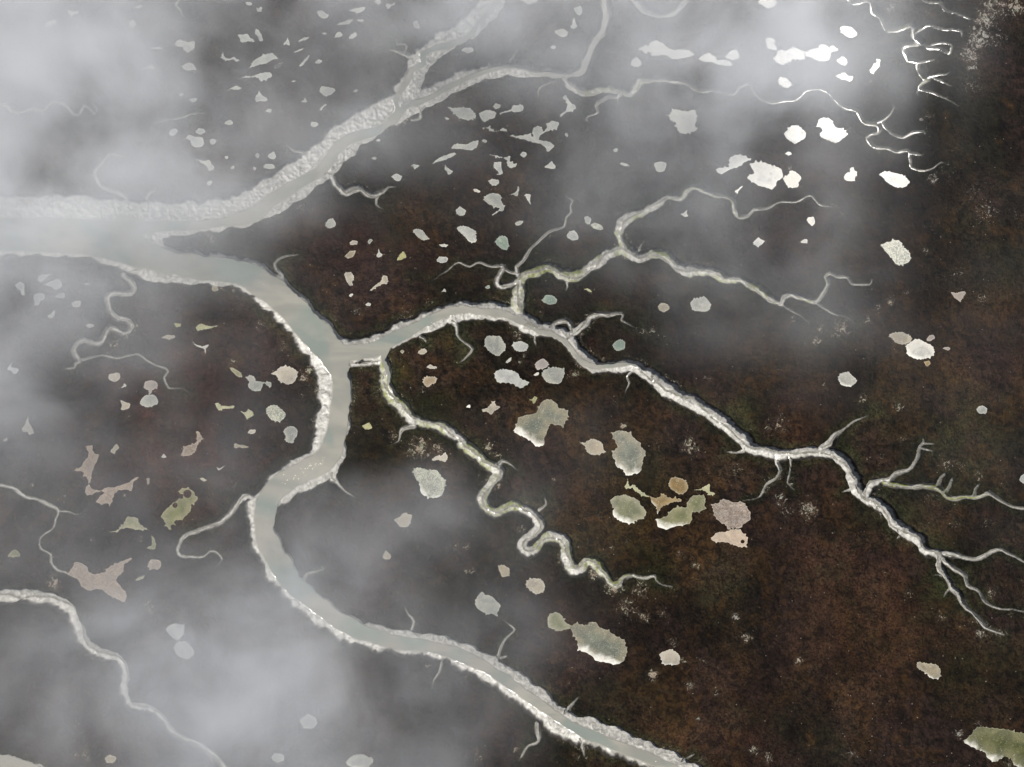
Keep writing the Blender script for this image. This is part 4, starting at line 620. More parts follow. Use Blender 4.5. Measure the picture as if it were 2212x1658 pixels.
# near the river's water any creek falls to its level
mixw = sstep(2.6, .2, sdw) * (~isriv)
zc = np.where(sdm < 0, z_creek, 0)
zch = np.where(isriv, zr, zc * (1 - mixw) + np.minimum(zc, zr) * mixw)
chan = sstep(.0, -.12, sdm)
# lumpy hummocks on the wide mudflats
lump = (np.abs(vnoise(.62, 91)) ** .6 * 1.3 - .75) + .45 * vnoise(.33, 92)
wide = sstep(.25, .9, dm) * sstep(.02, .5, sdw) * np.clip(half / 2.2, .25, 1)
north = sstep(wy(1250), wy(900), gy)[:, None] * (sdw < 6)
zch = zch + lump * (.03 + .15 * north) * wide + vnoise(.30, 95) * .025 * chan * sstep(0, .3, sdw)
zch = zch - sstep(.10, .0, np.abs(fbm(2.4, 96, 2))) * .16 * wide
# little drainage runnels cutting down the banks
def line_noise(v, wl, seed):
    r = np.random.default_rng(seed).random(4096).astype(np.float32)
    q = np.abs(v) / wl; i = q.astype(int); t = q - i; t = t * t * (3 - 2 * t)
    return r[i % 4096] * (1 - t) + r[(i + 1) % 4096] * t
wv = along + fbm(1.4, 140, 2) * .5
rn = 1 - np.abs(line_noise(wv, .75, 5) * 2 - 1)
rn2 = 1 - np.abs(line_noise(wv * 1.0 + 77, .38, 6) * 2 - 1)
zone = sstep(.10, .35, dm) * np.where(isriv, sstep(.0, .6, sdw), sstep(.97, .75, rel)) * chan
zch = zch - (rn ** 5 * .13 + rn2 ** 4 * .05) * zone * np.clip(half / 1.2, .2, 1)
# threads
zch = zch - sstep(.12, -.06, sdt) * .05 * (~isriv) * chan
land = platform * .5 + tuss + grain
land = land + sstep(1.8, .1, sdm) * .06 + sstep(.45, .05, sdm) * (.06 + .06 * vnoise(.5, 215)) * np.clip(half / .8, 0, 1)
z = np.where(sdm < 0, zch, 0) + land * (1 - chan * .85)
pb = sstep(.22, -.12, sdp)
z = z * (1 - pb) + pb * -.17
isl = np.zeros((NY, NX), np.float32)
for tl, a_, b_, r_ in (('C1', 1470, 965, 34), ('C1', 1372, 1055, 19), ('C1', 1355, 1225, 17), ('C1', 1385, 1190, 15), ('C1', 1412, 1195, 24), ('C3', 1812, 1340, 15), ('B2', 1960, 775, 0.1)):
    cx_, cy_ = wx(TILE[tl][0] + a_ * .4975), wy(TILE[tl][1] + b_ * .4975); rr = r_ * .4975 * K
    i0 = max(0, int((cx_ - 2 * rr - X0) / H)); i1 = int((cx_ + 2 * rr - X0) / H) + 2
    j0 = max(0, int((cy_ - 2 * rr - Y0) / H)); j1 = int((cy_ + 2 * rr - Y0) / H) + 2
    dd = np.hypot(gx[i0:i1][None, :] - cx_, gy[j0:j1][:, None] - cy_) + rag[j0:j1, i0:i1] * .4
    isl[j0:j1, i0:i1] = np.maximum(isl[j0:j1, i0:i1], sstep(rr * 1.15, rr * .8, dd))
z = z + isl * .24
edge = np.minimum(np.minimum(gx[None, :] - X0, X1 - gx[None, :]), np.minimum(gy[:, None] - Y0, Y1 - gy[:, None]))
fade = sstep(0, 1.5, edge)
z = (z * fade + (-.02) * (1 - fade)).astype(np.float32)

# ---------- surface attributes
mud = sstep(.06, -.10, sdm)
peat_shade = sstep(.10, -.02, sdm) * sstep(-.38, -.18, sdm + .12 * vnoise(.45, 210)) * sstep(.25, .7, half)  # dark peat of the walls, widened to paint bank shade into the colour
mud = mud * (1 - .95 * peat_shade) * sstep(.04, .12, half)
wet = np.maximum(sstep(.04, -.05, sdt) * (~isriv) * mud, sstep(.35, .0, sdw) * mud)
alg = algae * mud * sstep(-.2, .5, fbm(2.6, 101, 2) + .16 + .3 * (algae > 1.5)) * sstep(.05, .16, dm) * sstep(-.02, .10, sdt)
alg = np.clip(alg * (.5 + .5 * sstep(-.2, .2, vnoise(.5, 102))), 0, 1.5)
dark = np.maximum(peat_shade, sstep(.02, -.04, sdm) * sstep(.16, .08, half))  # narrow gullies blackened too, their own shade put into the colour
fringe = sstep(1.9, .0, sdm + fbm(2.5, 105, 2) * .8) * (1 - mud) * (1 - dark) - dark
def splat(txt):
    out = np.zeros((NY, NX), np.float32); tile = None
    for tok in txt.split():
        if tok in TILE: tile = tok; continue
        a, b, r, v = (float(q) for q in tok.split(','))
        X = TILE[tile][0] + a * .4975; Y = TILE[tile][1] + b * .4975; r = r * .4975 * K
        add_blob(out, wx(X), wy(Y), r, v)
    return out
def add_blob(out, x, y, r, v):
    i0 = max(0, int((x - 2.2 * r - X0) / H)); i1 = min(NX, int((x + 2.2 * r - X0) / H) + 1)
    j0 = max(0, int((y - 2.2 * r - Y0) / H)); j1 = min(NY, int((y + 2.2 * r - Y0) / H) + 1)
    if i1 <= i0 or j1 <= j0: return
    d2 = (gx[i0:i1][None, :] - x) ** 2 + (gy[j0:j1][:, None] - y) ** 2
    g = v * np.exp(-d2 / (r * r) * 1.1)
    sub = out[j0:j1, i0:i1]; np.maximum(sub, g, out=sub)
pale = splat(PALE)
pale = np.maximum(pale, .55 * sstep(1.3, .1, sdm) * sstep(.15, .7, fbm(5, 111, 2) + .1) * (1 - mud))
zones = {c: np.zeros((NY, NX), np.float32) for c in 'ROGK'}
zk = None
for tok in ZONES.split():
    if tok in 'ROGK': zk = tok; continue
    a, b, r, v = (float(q) for q in tok.split(','))
    add_blob(zones[zk], wx(a), wy(b), r * K, v)
brk = fbm(9, 121, 3)
for c, sh in zip('ROGK', (0, .1, -.1, .05)):
    zones[c] = np.clip(zones[c] * (1 + .9 * (brk + sh)), 0, 1)

# ---------- materials
def nt(name):
    m = bpy.data.materials.new(name); m.use_nodes = True
    t = m.node_tree; t.nodes.clear()
    return m, t, t.nodes, t.links
class G:
    """tiny node helper"""
    def __init__(s, tree): s.t = tree; s.n = tree.nodes; s.l = tree.links
    def put(s, sock, v):
        if isinstance(v, bpy.types.NodeSocket): s.l.new(v, sock)
        elif isinstance(v, (tuple, list)) and len(v) == 3 and sock.type == 'RGBA': sock.default_value = (*v, 1)
        else: sock.default_value = v
    def math(s, op, a, b=0.0, c=None, clamp=False):
        n = s.n.new('ShaderNodeMath'); n.operation = op; n.use_clamp = clamp
        s.put(n.inputs[0], a); s.put(n.inputs[1], b)
        if c is not None: s.put(n.inputs[2], c)
        return n.outputs[0]
    def mix(s, f, a, b, mode='MIX'):
        n = s.n.new('ShaderNodeMix'); n.data_type = 'RGBA'; n.blend_type = mode
        s.put(n.inputs['Factor'], f); s.put(n.inputs[6], a); s.put(n.inputs[7], b)
        return n.outputs[2]
    def rng(s, v, a, b, c=0., d=1., smooth=True):
        n = s.n.new('ShaderNodeMapRange'); n.interpolation_type = 'SMOOTHSTEP' if smooth else 'LINEAR'
        s.put(n.inputs[0], v); n.inputs[1].default_value = a; n.inputs[2].default_value = b
        n.inputs[3].default_value = c; n.inputs[4].default_value = d
        return n.outputs[0]
    def noise(s, co, scale, detail=2., rough=.5, dist=0., lac=2.0):
        n = s.n.new('ShaderNodeTexNoise'); s.put(n.inputs['Vector'], co)
        n.inputs['Scale'].default_value = scale; n.inputs['Detail'].default_value = detail
        n.inputs['Roughness'].default_value = rough; n.inputs['Distortion'].default_value = dist
        return n
    def voro(s, co, scale, feature='F1', rand=1.):
        n = s.n.new('ShaderNodeTexVoronoi'); n.feature = feature; s.put(n.inputs['Vector'], co)
        n.inputs['Scale'].default_value = scale; n.inputs['Randomness'].default_value = rand
        return n.outputs[0]
    def attr(s, name):
        n = s.n.new('ShaderNodeAttribute'); n.attribute_name = name; return n
    def n_add(s, P, C, k):
        a = s.n.new('ShaderNodeVectorMath'); a.operation = 'MULTIPLY_ADD'; s.l.new(C, a.inputs[0]); a.inputs[1].default_value = (k, k, 0); s.l.new(P, a.inputs[2])
        return a.outputs[0]
    def sep(s, c):
        n = s.n.new('ShaderNodeSeparateColor'); s.put(n.inputs[0], c); return n.outputs
    def pos(s):
        return s.n.new('ShaderNodeNewGeometry').outputs['Position']
    def bump(s, h, strength, dist, nrm=None):
        n = s.n.new('ShaderNodeBump'); n.inputs['Strength'].default_value = strength
        n.inputs['Distance'].default_value = dist; s.put(n.inputs['Height'], h)
        if nrm is not None: s.put(n.inputs['Normal'], nrm)
        return n.outputs[0]
    def bsdf(s, col, rough, spec=.5, nrm=None, **kw):
        n = s.n.new('ShaderNodeBsdfPrincipled')
        s.put(n.inputs['Base Color'], col); s.put(n.inputs['Roughness'], rough)
        s.put(n.inputs['Specular IOR Level'], spec)
        if nrm is not None: s.put(n.inputs['Normal'], nrm)
        o = s.n.new('ShaderNodeOutputMaterial'); s.l.new(n.outputs[0], o.inputs['Surface'])
        return n

def ground_material():
    m, t, n, l = nt('marsh ground')
    g = G(t)
    P = g.pos()
    A = g.attr('ground'); a = g.sep(A.outputs['Color']); a_mud, a_wet, a_alg = a[0], a[1], a[2]; a_fr = g.math('MULTIPLY_ADD', A.outputs['Alpha'], 2., -1.)
    T = g.attr('tint'); b = g.sep(T.outputs['Color']); zR, zO, zG = b[0], b[1], b[2]; zK = T.outputs['Alpha']
    a_pale = g.attr('pale').outputs['Fac']
    big = g.noise(P, .11, 4, .6).outputs[0]
    mid = g.noise(P, .8, 5, .65, .6).outputs[0]
    fine = g.noise(P, 2.6, 6, .74, .3).outputs[0]
    hue = g.noise(P, .35, 4, .6, 1.).outputs[0]
    spk = g.noise(P, 1.35, 7, .74, 1.2)
    # living cover
    c = g.mix(g.rng(mid, .40, .60), (.0048, .0042, .0036), (.0205, .0150, .0105))
    c = g.mix(g.math('MULTIPLY', g.rng(hue, .42, .62), .6), c, (.0230, .0135, .0080))
    c = g.mix(g.math('MULTIPLY', g.rng(g.noise(P, .5, 4, .6, .8).outputs[0], .52, .70), .5), c, (.0175, .0175, .0100))
    c = g.mix(g.math('MULTIPLY', zR, g.rng(hue, .30, .62, .25, .8)), c, (.036, .0160, .0130))
    c = g.mix(g.math('MULTIPLY', zO, g.rng(mid, .35, .65, .15, .9)), c, (.040, .0215, .0075))
    c = g.mix(g.math('MULTIPLY', zG, g.rng(mid, .3, .6, .35, .95)), c, (.0165, .0215, .0075))
    c = g.mix(g.math('MULTIPLY', a_fr, .72, clamp=True), c, g.mix(g.rng(mid, .4, .6), (.0085, .0105, .0055), (.021, .024, .0115)))
    c = g.mix(g.math('MULTIPLY', zK, .8), c, (.0045, .0048, .0042))
    c = g.mix(1.0, c, g.mix(g.rng(fine, .38, .62), (.46, .46, .48), (1.48, 1.44, 1.40)), 'MULTIPLY')
    c = g.mix(1.0, c, g.mix(g.rng(big, .35, .65), (.60, .60, .60), (1.34, 1.32, 1.30)), 'MULTIPLY')
    h2 = g.noise(P, .055, 5, .62, .8).outputs[0]
    h3 = g.noise(g.n_add(P, P, .7), .075, 5, .62, .8).outputs[0]
    own = g.math('SUBTRACT', .85, a_fr, clamp=True)
    c = g.mix(g.math('MULTIPLY', own, g.rng(h2, .50, .60, 0., .62)), c, g.mix(g.rng(mid, .42, .60), (.0065, .0045, .0045), (.0215, .0125, .0120)))
    c = g.mix(g.math('MULTIPLY', own, g.rng(h2, .48, .38, 0., .62)), c, g.mix(g.rng(mid, .42, .60), (.0075, .0070, .0040), (.0185, .0180, .0085)))
    c = g.mix(g.math('MULTIPLY', own, g.rng(h3, .52, .62, 0., .60)), c, g.mix(g.rng(mid, .42, .60), (.0120, .0070, .0035), (.0400, .0210, .0075)))
    c = g.mix(1.0, c, g.mix(g.rng(g.noise(P, .042, 4, .6, .5).outputs[0], .38, .62), (.58, .58, .58), (1.12, 1.09, 1.06)), 'MULTIPLY')
    c = g.mix(g.math('MULTIPLY', a_fr, -.9, clamp=True), c, (.0085, .0080, .0070))  # bank rims and gully tips: peat tone with painted shade
    # faint old drainage lines and darker hollows
    dl = g.math('ABSOLUTE', g.math('SUBTRACT', g.noise(P, .16, 4, .55, 1.6).outputs[0], .5))
    dlm = g.math('MULTIPLY', g.rng(dl, .015, .0), g.rng(g.noise(P, .09, 1).outputs[0], .42, .54))
    c = g.mix(g.math('MULTIPLY', dlm, .75), c, (.003, .003, .003))
    cl = g.rng(g.voro(g.n_add(P, g.noise(P, .9, 2).outputs['Color'], 1.2), .55, 'SMOOTH_F1'), .15, .75)
    c = g.mix(1.0, c, g.mix(cl, (1.12, 1.1, 1.08), (.82, .82, .84)), 'MULTIPLY')
    # dead grass and wrack flecks, painted as wet glints in the black marsh
    th = g.math('SUBTRACT', .70, g.math('MULTIPLY', a_pale, .235))
    fl = g.math('SUBTRACT', spk.outputs[0], th)
    flm = g.rng(fl, 0., .05)
    fib = g.rng(g.noise(P, 7., 3, .7, 2.5).outputs[0], .44, .58)
    flm = g.math('MULTIPLY', flm, g.math('MULTIPLY_ADD', fib, .6, .4))
    soft = g.math('MULTIPLY', g.rng(fl, -.13, .05), g.math('MULTIPLY', a_pale, .45))
    c = g.mix(soft, c, (.12, .095, .07))
    pc = g.mix(g.rng(g.noise(P, .9, 2).outputs[0], .42, .58), (.46, .36, .27), (.40, .41, .29))
    pc = g.mix(zK, pc, (.44, .44, .45))  # silvery sun sparkle of wet growth, given as fleck colour
    c = g.mix(flm, c, pc)
    # single tiny flecks spread everywhere
    vz = g.voro(P, 1.05); vm = g.math('MULTIPLY', g.math('LESS_THAN', vz, .10), g.math('GREATER_THAN', g.noise(P, 1.3, 1).outputs[0], .60))
    c = g.mix(g.math('MULTIPLY', vm, .5), c, (.30, .26, .21))
    # mud
    m1 = g.noise(P, 1.1, 6, .62, .8).outputs[0]
    m2 = g.noise(P, 6.0, 4, .65, .8).outputs[0]
    mc = g.mix(g.rng(m1, .36, .64), (.225, .22, .20), (.41, .398, .37))
    mc = g.mix(g.rng(m2, .36, .66), g.mix(1., mc, (.80, .80, .79), 'MULTIPLY'), mc)
    mc = g.mix(g.math('MULTIPLY', a_wet, .8), mc, (.19, .182, .16))
    mc = g.mix(g.math('MULTIPLY', a_alg, .85, clamp=True), mc, (.125, .142, .026))
    col = g.mix(a_mud, c, mc)
    # relief
    hv = g.math('ADD', g.math('MULTIPLY', mid, .5), g.math('MULTIPLY', fine, .5))
    hm = g.math('ADD', g.math('MULTIPLY', m1, .6), g.math('MULTIPLY', m2, .28))
    mixh = n.new('ShaderNodeMix'); mixh.data_type = 'FLOAT'
    g.put(mixh.inputs[0], a_mud); g.put(mixh.inputs[2], hv); g.put(mixh.inputs[3], hm)
    hh = g.math('ADD', mixh.outputs[0], g.math('MULTIPLY', flm, .3))
    st = g.math('SUBTRACT', .85, g.math('MULTIPLY', a_wet, .75))
    bn = n.new('ShaderNodeBump'); g.put(bn.inputs['Strength'], st); g.put(bn.inputs['Distance'], g.math('SUBTRACT', .50, g.math('MULTIPLY', a_mud, .38)))
    g.put(bn.inputs['Height'], hh)
    ro = g.math('SUBTRACT', g.math('SUBTRACT', .86, g.math('MULTIPLY', a_mud, .42)), g.math('MULTIPLY', a_wet, .27))
    ro = g.math('SUBTRACT', ro, g.math('MULTIPLY', flm, .35), clamp=True)
    sp = g.math('MULTIPLY_ADD', g.math('MAXIMUM', a_mud, flm), .40, .08)
    g.bsdf(col, ro, sp, bn.outputs[0])
    return m

def river_material():
    m, t, n, l = nt('silty river water')
    g = G(t); P = g.pos()
    mp = n.new('ShaderNodeMapping'); g.put(mp.inputs[0], P); mp.inputs['Rotation'].default_value = (0, 0, .7); mp.inputs['Scale'].default_value = (.35, 1, 1)
    a = g.noise(mp.outputs[0], .16, 3, .55, 1.5).outputs[0]
    b = g.noise(P, .07, 2, .5, 1.).outputs[0]
    c = g.mix(g.rng(a, .36, .62), (.170, .170, .150), (.222, .213, .185))
    c = g.mix(g.math('MULTIPLY', g.rng(b, .50, .64), .55), c, (.110, .150, .135))
    c = g.mix(g.math('MULTIPLY', g.rng(g.noise(P, .9, 3, .5, 1.).outputs[0], .4, .6), .12), c, (.18, .19, .165))
    rf = g.attr('painted_glitter').outputs['Fac']
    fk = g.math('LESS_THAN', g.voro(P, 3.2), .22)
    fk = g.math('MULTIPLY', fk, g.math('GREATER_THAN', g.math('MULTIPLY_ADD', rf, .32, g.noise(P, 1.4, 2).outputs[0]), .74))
    c = g.mix(fk, c, (.88, .84, .60))  # sun sparkle painted on the water as pale yellow flecks
    w = g.noise(P, 5., 3, .6, .3).outputs[0]
    g.bsdf(c, .24, .5, g.bump(w, .12, .05))
    return m

def creek_water_material():
    m, t, n, l = nt('creek trickle')
    g = G(t); P = g.pos()
    c = g.mix(g.rng(g.noise(P, 2.5, 3).outputs[0], .4, .6), (.125, .12, .10), (.19, .183, .16))
    g.bsdf(c, .22, .5, g.bump(g.noise(P, 6., 2).outputs[0], .15, .05))
    return m

LOOKS = {  # margin colour, middle colour, speckle colour, speckle amount; pale water tones include reflected sky
 'silver': ((.307, .307, .281), (.261, .261, .242), (.359, .353, .314), .25),
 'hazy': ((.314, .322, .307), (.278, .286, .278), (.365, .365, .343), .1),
 'bright': ((.44, .42, .38), (.40, .385, .35), (.48, .46, .41), .2),  # paler base; on ponds near the sun glint it paints in the glare
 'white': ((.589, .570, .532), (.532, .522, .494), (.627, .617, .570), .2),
 'cream': ((.301, .271, .217), (.265, .231, .181), (.337, .313, .253), .3),
 'yellow': ((.27, .26, .14), (.34, .32, .18), (.34, .33, .18), .3),
 'teal': ((.223, .260, .223), (.192, .236, .198), (.310, .341, .291), .15),
 'orange': ((.28, .22, .14), (.225, .16, .085), (.30, .25, .16), .12),
 'olive': ((.20, .19, .115), (.135, .138, .070), (.25, .24, .16), .2),
 'clear': ((.215, .20, .155), (.145, .152, .125), (.28, .27, .23), .35),
 'deep': ((.146, .142, .086), (.073, .077, .031), (.172, .172, .103), .3),
 'frost': ((.248, .254, .217), (.186, .186, .161), (.347, .347, .267), .85),
 'pink': ((.24, .20, .175), (.20, .17, .15), (.30, .26, .22), .35),
 'mud': ((.27, .215, .165), (.22, .175, .14), (.11, .08, .06), .95),
 'mudpale': ((.37, .29, .21), (.33, .25, .18), (.22, .16, .115), .6),
}
def pond_material(look):
    ca, cb, cs, amt = LOOKS[look]
    m, t, n, l = nt('pond ' + look)
    g = G(t); P = g.pos()
    info = n.new('ShaderNodeObjectInfo').outputs['Random']
    A = g.sep(g.attr('shore').outputs['Color'])
    edge, foam, dist = A[0], A[1], A[2]
    n1 = g.noise(P, .55, 4, .6, .8).outputs[0]
    n2 = g.noise(P, 3.2, 5, .7, 1.2).outputs[0]
    f = g.math('ADD', edge, g.math('MULTIPLY', g.math('SUBTRACT', n1, .5), 1.4))
    c = g.mix(g.rng(f, .1, .9), ca, cb)
    c = g.mix(1.0, c, g.mix(g.rng(g.noise(P, .28, 4, .6, 1.2).outputs[0], .36, .64), (.78, .80, .80), (1.14, 1.13, 1.08)), 'MULTIPLY')
    # slightly different water in every pool
    hs = n.new('ShaderNodeHueSaturation'); g.put(hs.inputs['Color'], c)
    g.put(hs.inputs['Value'], g.math('MULTIPLY_ADD', info, .26, .66)); g.put(hs.inputs['Saturation'], g.math('MULTIPLY_ADD', info, -.5, 1.25))
    c = hs.outputs[0]
    dry = look in ('mud', 'mudpale', 'pink')
    # dark weed veins
    ve = g.math('MULTIPLY', g.rng(g.noise(P, 1.1, 5, .65, 2.2).outputs[0], .56, .72), .28 if not dry else .15)
    c = g.mix(ve, c, (.17, .17, .13))
    # scattered flecks of weed, pale and dark
    if not dry:
        fv = g.math('MULTIPLY', g.math('LESS_THAN', g.voro(P, 2.6), .16), g.math('GREATER_THAN', g.noise(P, .8, 3, .6, 1.).outputs[0], .53))
        c = g.mix(g.math('MULTIPLY', fv, .5), c, (.42, .41, .32))
        fd = g.math('MULTIPLY', g.math('LESS_THAN', g.voro(g.n_add(P, P, .37), 1.9), .15), g.math('GREATER_THAN', g.noise(P, .6, 3, .6, 1.).outputs[0], .54))
        c = g.mix(g.math('MULTIPLY', fd, .6), c, (.06, .06, .04))
    # mats and crusts
    sm = g.rng(n2, .62 - .17 * amt, .67 - .14 * amt)
    c = g.mix(g.math('MULTIPLY', sm, min(1, amt * .95)), c, cs)
    # bright fine crust rim and wind drifted salt froth
    rim = g.math('MULTIPLY', g.rng(dist, .22, .02), g.rng(n2, .40, .62))
    c = g.mix(g.math('MULTIPLY', rim, .28), c, (.46, .44, .37))
    fm = g.rng(g.math('ADD', foam, g.math('MULTIPLY', g.math('ADD', g.math('MULTIPLY', g.math('SUBTRACT', n2, .5), .55), g.math('MULTIPLY', g.math('SUBTRACT', n1, .53), 1.5)), 1.)), .10, 1.05)
    c = g.mix(fm, c, (.55, .535, .48))
    r = g.math('ADD', g.math('MULTIPLY', g.math('MAXIMUM', fm, sm), .25), .62 if dry else .27)
    bh = g.math('ADD', g.noise(P, 7., 3, .6).outputs[0], g.math('MULTIPLY', sm, .5))
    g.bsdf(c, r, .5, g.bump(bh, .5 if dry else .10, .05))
    return m

MAT_G = ground_material(); MAT_R = river_material()
POND_M = {k: pond_material(k) for k in LOOKS}

def tagit(o, kind=None, label=None, cat=None, group=None):
    if kind: o['kind'] = kind
    if label: o['label'] = label
    if cat: o['category'] = cat
    if group: o['group'] = group
    return o

# ---------- meshes from the grid
gxx, gyy = np.meshgrid(gx, gy)
def grid_mesh(name, mask, zz, mat, attrs, extra=None):
    """quads of the grid chosen by mask (NY-1, NX-1)"""
    jj, ii = np.nonzero(mask)
    a = (jj * NX + ii); quads = np.stack([a, a + 1, a + 1 + NX, a + NX], 1)
    used = np.zeros(NX * NY, bool); used[quads.ravel()] = True
    idx = np.full(NX * NY, -1, np.int64); keep = np.nonzero(used)[0]; idx[keep] = np.arange(len(keep))
    q = idx[quads]
    co = np.stack([gxx.ravel()[keep], gyy.ravel()[keep], zz.ravel()[keep]], 1).astype(np.float32)
    nq = len(q); base = len(co)
    ex_f = []
    if extra is not None:
        ev, ef = extra; co = np.vstack([co, ev]).astype(np.float32); ex_f = [[base + i for i in fc] for fc in ef]
    me = bpy.data.meshes.new(name)
    nl = nq * 4 + sum(len(f_) for f_ in ex_f)
    me.vertices.add(len(co)); me.vertices.foreach_set('co', co.ravel())
    me.loops.add(nl)
    li = np.concatenate([q.ravel(), np.array([i for f_ in ex_f for i in f_], np.int64)]).astype(np.int32)
    me.loops.foreach_set('vertex_index', li)
    npoly = nq + len(ex_f)
    me.polygons.add(npoly)
    st = np.concatenate([np.arange(nq) * 4, nq * 4 + np.arange(len(ex_f)) * 4]).astype(np.int32)
    me.polygons.foreach_set('loop_start', st)
    me.polygons.foreach_set('use_smooth', np.ones(npoly, bool))
    me.update(calc_edges=True)
    for an, arr in attrs.items():
        n_extra = len(co) - base
        if arr.ndim == 3:
            d = arr.reshape(-1, 4)[keep]; d = np.vstack([d, np.zeros((n_extra, 4), np.float32)]).astype(np.float32)
            at = me.attributes.new(an, 'FLOAT_COLOR', 'POINT'); at.data.foreach_set('color', d.ravel())
        else:
            d = np.concatenate([arr.ravel()[keep], np.zeros(n_extra, np.float32)]).astype(np.float32)
            at = me.attributes.new(an, 'FLOAT', 'POINT'); at.data.foreach_set('value', d)
    me.materials.append(mat)
    o = bpy.data.objects.new(name, me); COL.objects.link(o)
    return o
GA = np.stack([mud, wet, alg, fringe * .5 + .5], -1).astype(np.float32)
TA = np.stack([zones['R'], zones['O'], zones['G'], zones['K']], -1).astype(np.float32)
attrs = {'ground': GA, 'tint': TA, 'pale': pale.astype(np.float32)}
fs = np.minimum(np.minimum(sdm[:-1, :-1], sdm[1:, :-1]), np.minimum(sdm[:-1, 1:], sdm[1:, 1:]))
fc = cid[:-1, :-1]
chan_face = fs < .12
# distant marsh round the surveyed part, out to the horizon
F = 4000.0
ring_v = np.array([[X0, Y0, -.02], [X1, Y0, -.02], [X1, Y1, -.02], [X0, Y1, -.02], [-F, -F, -.02], [F, -F, -.02], [F, F, -.02], [-F, F, -.02]], np.float32)
ring_f = [[4, 5, 1, 0], [5, 6, 2, 1], [6, 7, 3, 2], [7, 4, 0, 3]]
tagit(grid_mesh('marsh_ground', ~chan_face, z, MAT_G, attrs, (ring_v, ring_f)), 'structure',
      'dark reddish brown salt marsh with low heathery growth')
creek_objs = {}
for c, label in enumerate(names):
    msk = chan_face & (fc == c)
    if not msk.any(): continue
    if c == 0:
        tagit(grid_mesh('river_bank', msk, z, MAT_G, attrs), 'structure', 'lumpy pale grey mudflats and banks of the river')
    else:
        creek_objs[c] = tagit(grid_mesh('tidal_creek', msk, z, MAT_G, attrs), 'structure', label)
def height_at(x, y):
    fx_ = np.clip((x - X0) / H, 0, NX - 1.001); fy_ = np.clip((y - Y0) / H, 0, NY - 1.001)
    i, j = fx_.astype(int), fy_.astype(int); tx, ty = fx_ - i, fy_ - j
    return (z[j, i] * (1 - tx) + z[j, i + 1] * tx) * (1 - ty) + (z[j + 1, i] * (1 - tx) + z[j + 1, i + 1] * tx) * ty
MAT_W = creek_water_material()
for c in range(1, len(names)):
    V_, F_ = [], []
    for cc, T in threads:
        if cc != c: continue
        n_ = len(T); ss = np.arange(n_); sf = np.arange(0, n_ - 1, .4)
        if len(sf) < 4: continue
        T = np.stack([np.interp(sf, ss, T[:, q]) for q in range(3)], 1)
        tg = np.gradient(T[:, :2], axis=0); tg /= (np.linalg.norm(tg, axis=1, keepdims=True) + 1e-9)
        nr_ = np.stack([-tg[:, 1], tg[:, 0]], 1)
        hz_ = np.min([height_at(T[:, 0] + nr_[:, 0] * q, T[:, 1] + nr_[:, 1] * q) for q in (-.12, 0, .12)], axis=0)
        kz = np.ones(9) / 9; pz = np.pad(hz_, 4, mode='edge'); hz_ = np.convolve(pz, kz, 'valid') + .05
        okk = (hz_ < -.10) & (T[:, 2] > .115) & (np.abs(T[:, 0]) < X1 - 1) & (np.abs(T[:, 1]) < Y1 - 1)
        wv_ = (.5 * T[:, 2] + .05 + .03 * np.sin(sf * 1.7))
        b0 = len(V_)
        for p, nn, w_, h_ in zip(T, nr_, wv_, hz_):
            V_ += [(p[0] - nn[0] * w_, p[1] - nn[1] * w_, h_), (p[0] + nn[0] * w_, p[1] + nn[1] * w_, h_)]
        for q in range(len(T) - 1):
            if okk[q] and okk[q + 1]:
                F_.append((b0 + 2 * q, b0 + 2 * q + 2, b0 + 2 * q + 3, b0 + 2 * q + 1))
    if not F_ or c not in creek_objs: continue
    me = bpy.data.meshes.new('water'); me.from_pydata(V_, [], F_)
    for p_ in me.polygons: p_.use_smooth = True
    if me.polygons[0].normal.z < 0: me.flip_normals()
    me.materials.append(MAT_W)
    o = bpy.data.objects.new('water', me); COL.objects.link(o); o.parent = creek_objs[c]
wmask = np.minimum(np.minimum(sdw[:-1, :-1], sdw[1:, :-1]), np.minimum(sdw[:-1, 1:], sdw[1:, 1:])) < .45
wz = np.full((NY, NX), WATER_Z, np.float32)
# the sheet stays inside the channels
wmask &= (z[:-1, :-1] < -.7)
glitter = np.zeros((NY, NX), np.float32)
for a_, b_ in ((1100, 1880), (1140, 1868), (1180, 1845), (1215, 1825), (1245, 1810)): add_blob(glitter, wx(a_), wy(b_), 26 * K, 1.)  # stretch of river that gets the painted sun sparkle
tagit(grid_mesh('river_water', wmask, wz, MAT_R, {'painted_glitter': glitter}), 'structure', 'silty grey green river winding through the marsh')

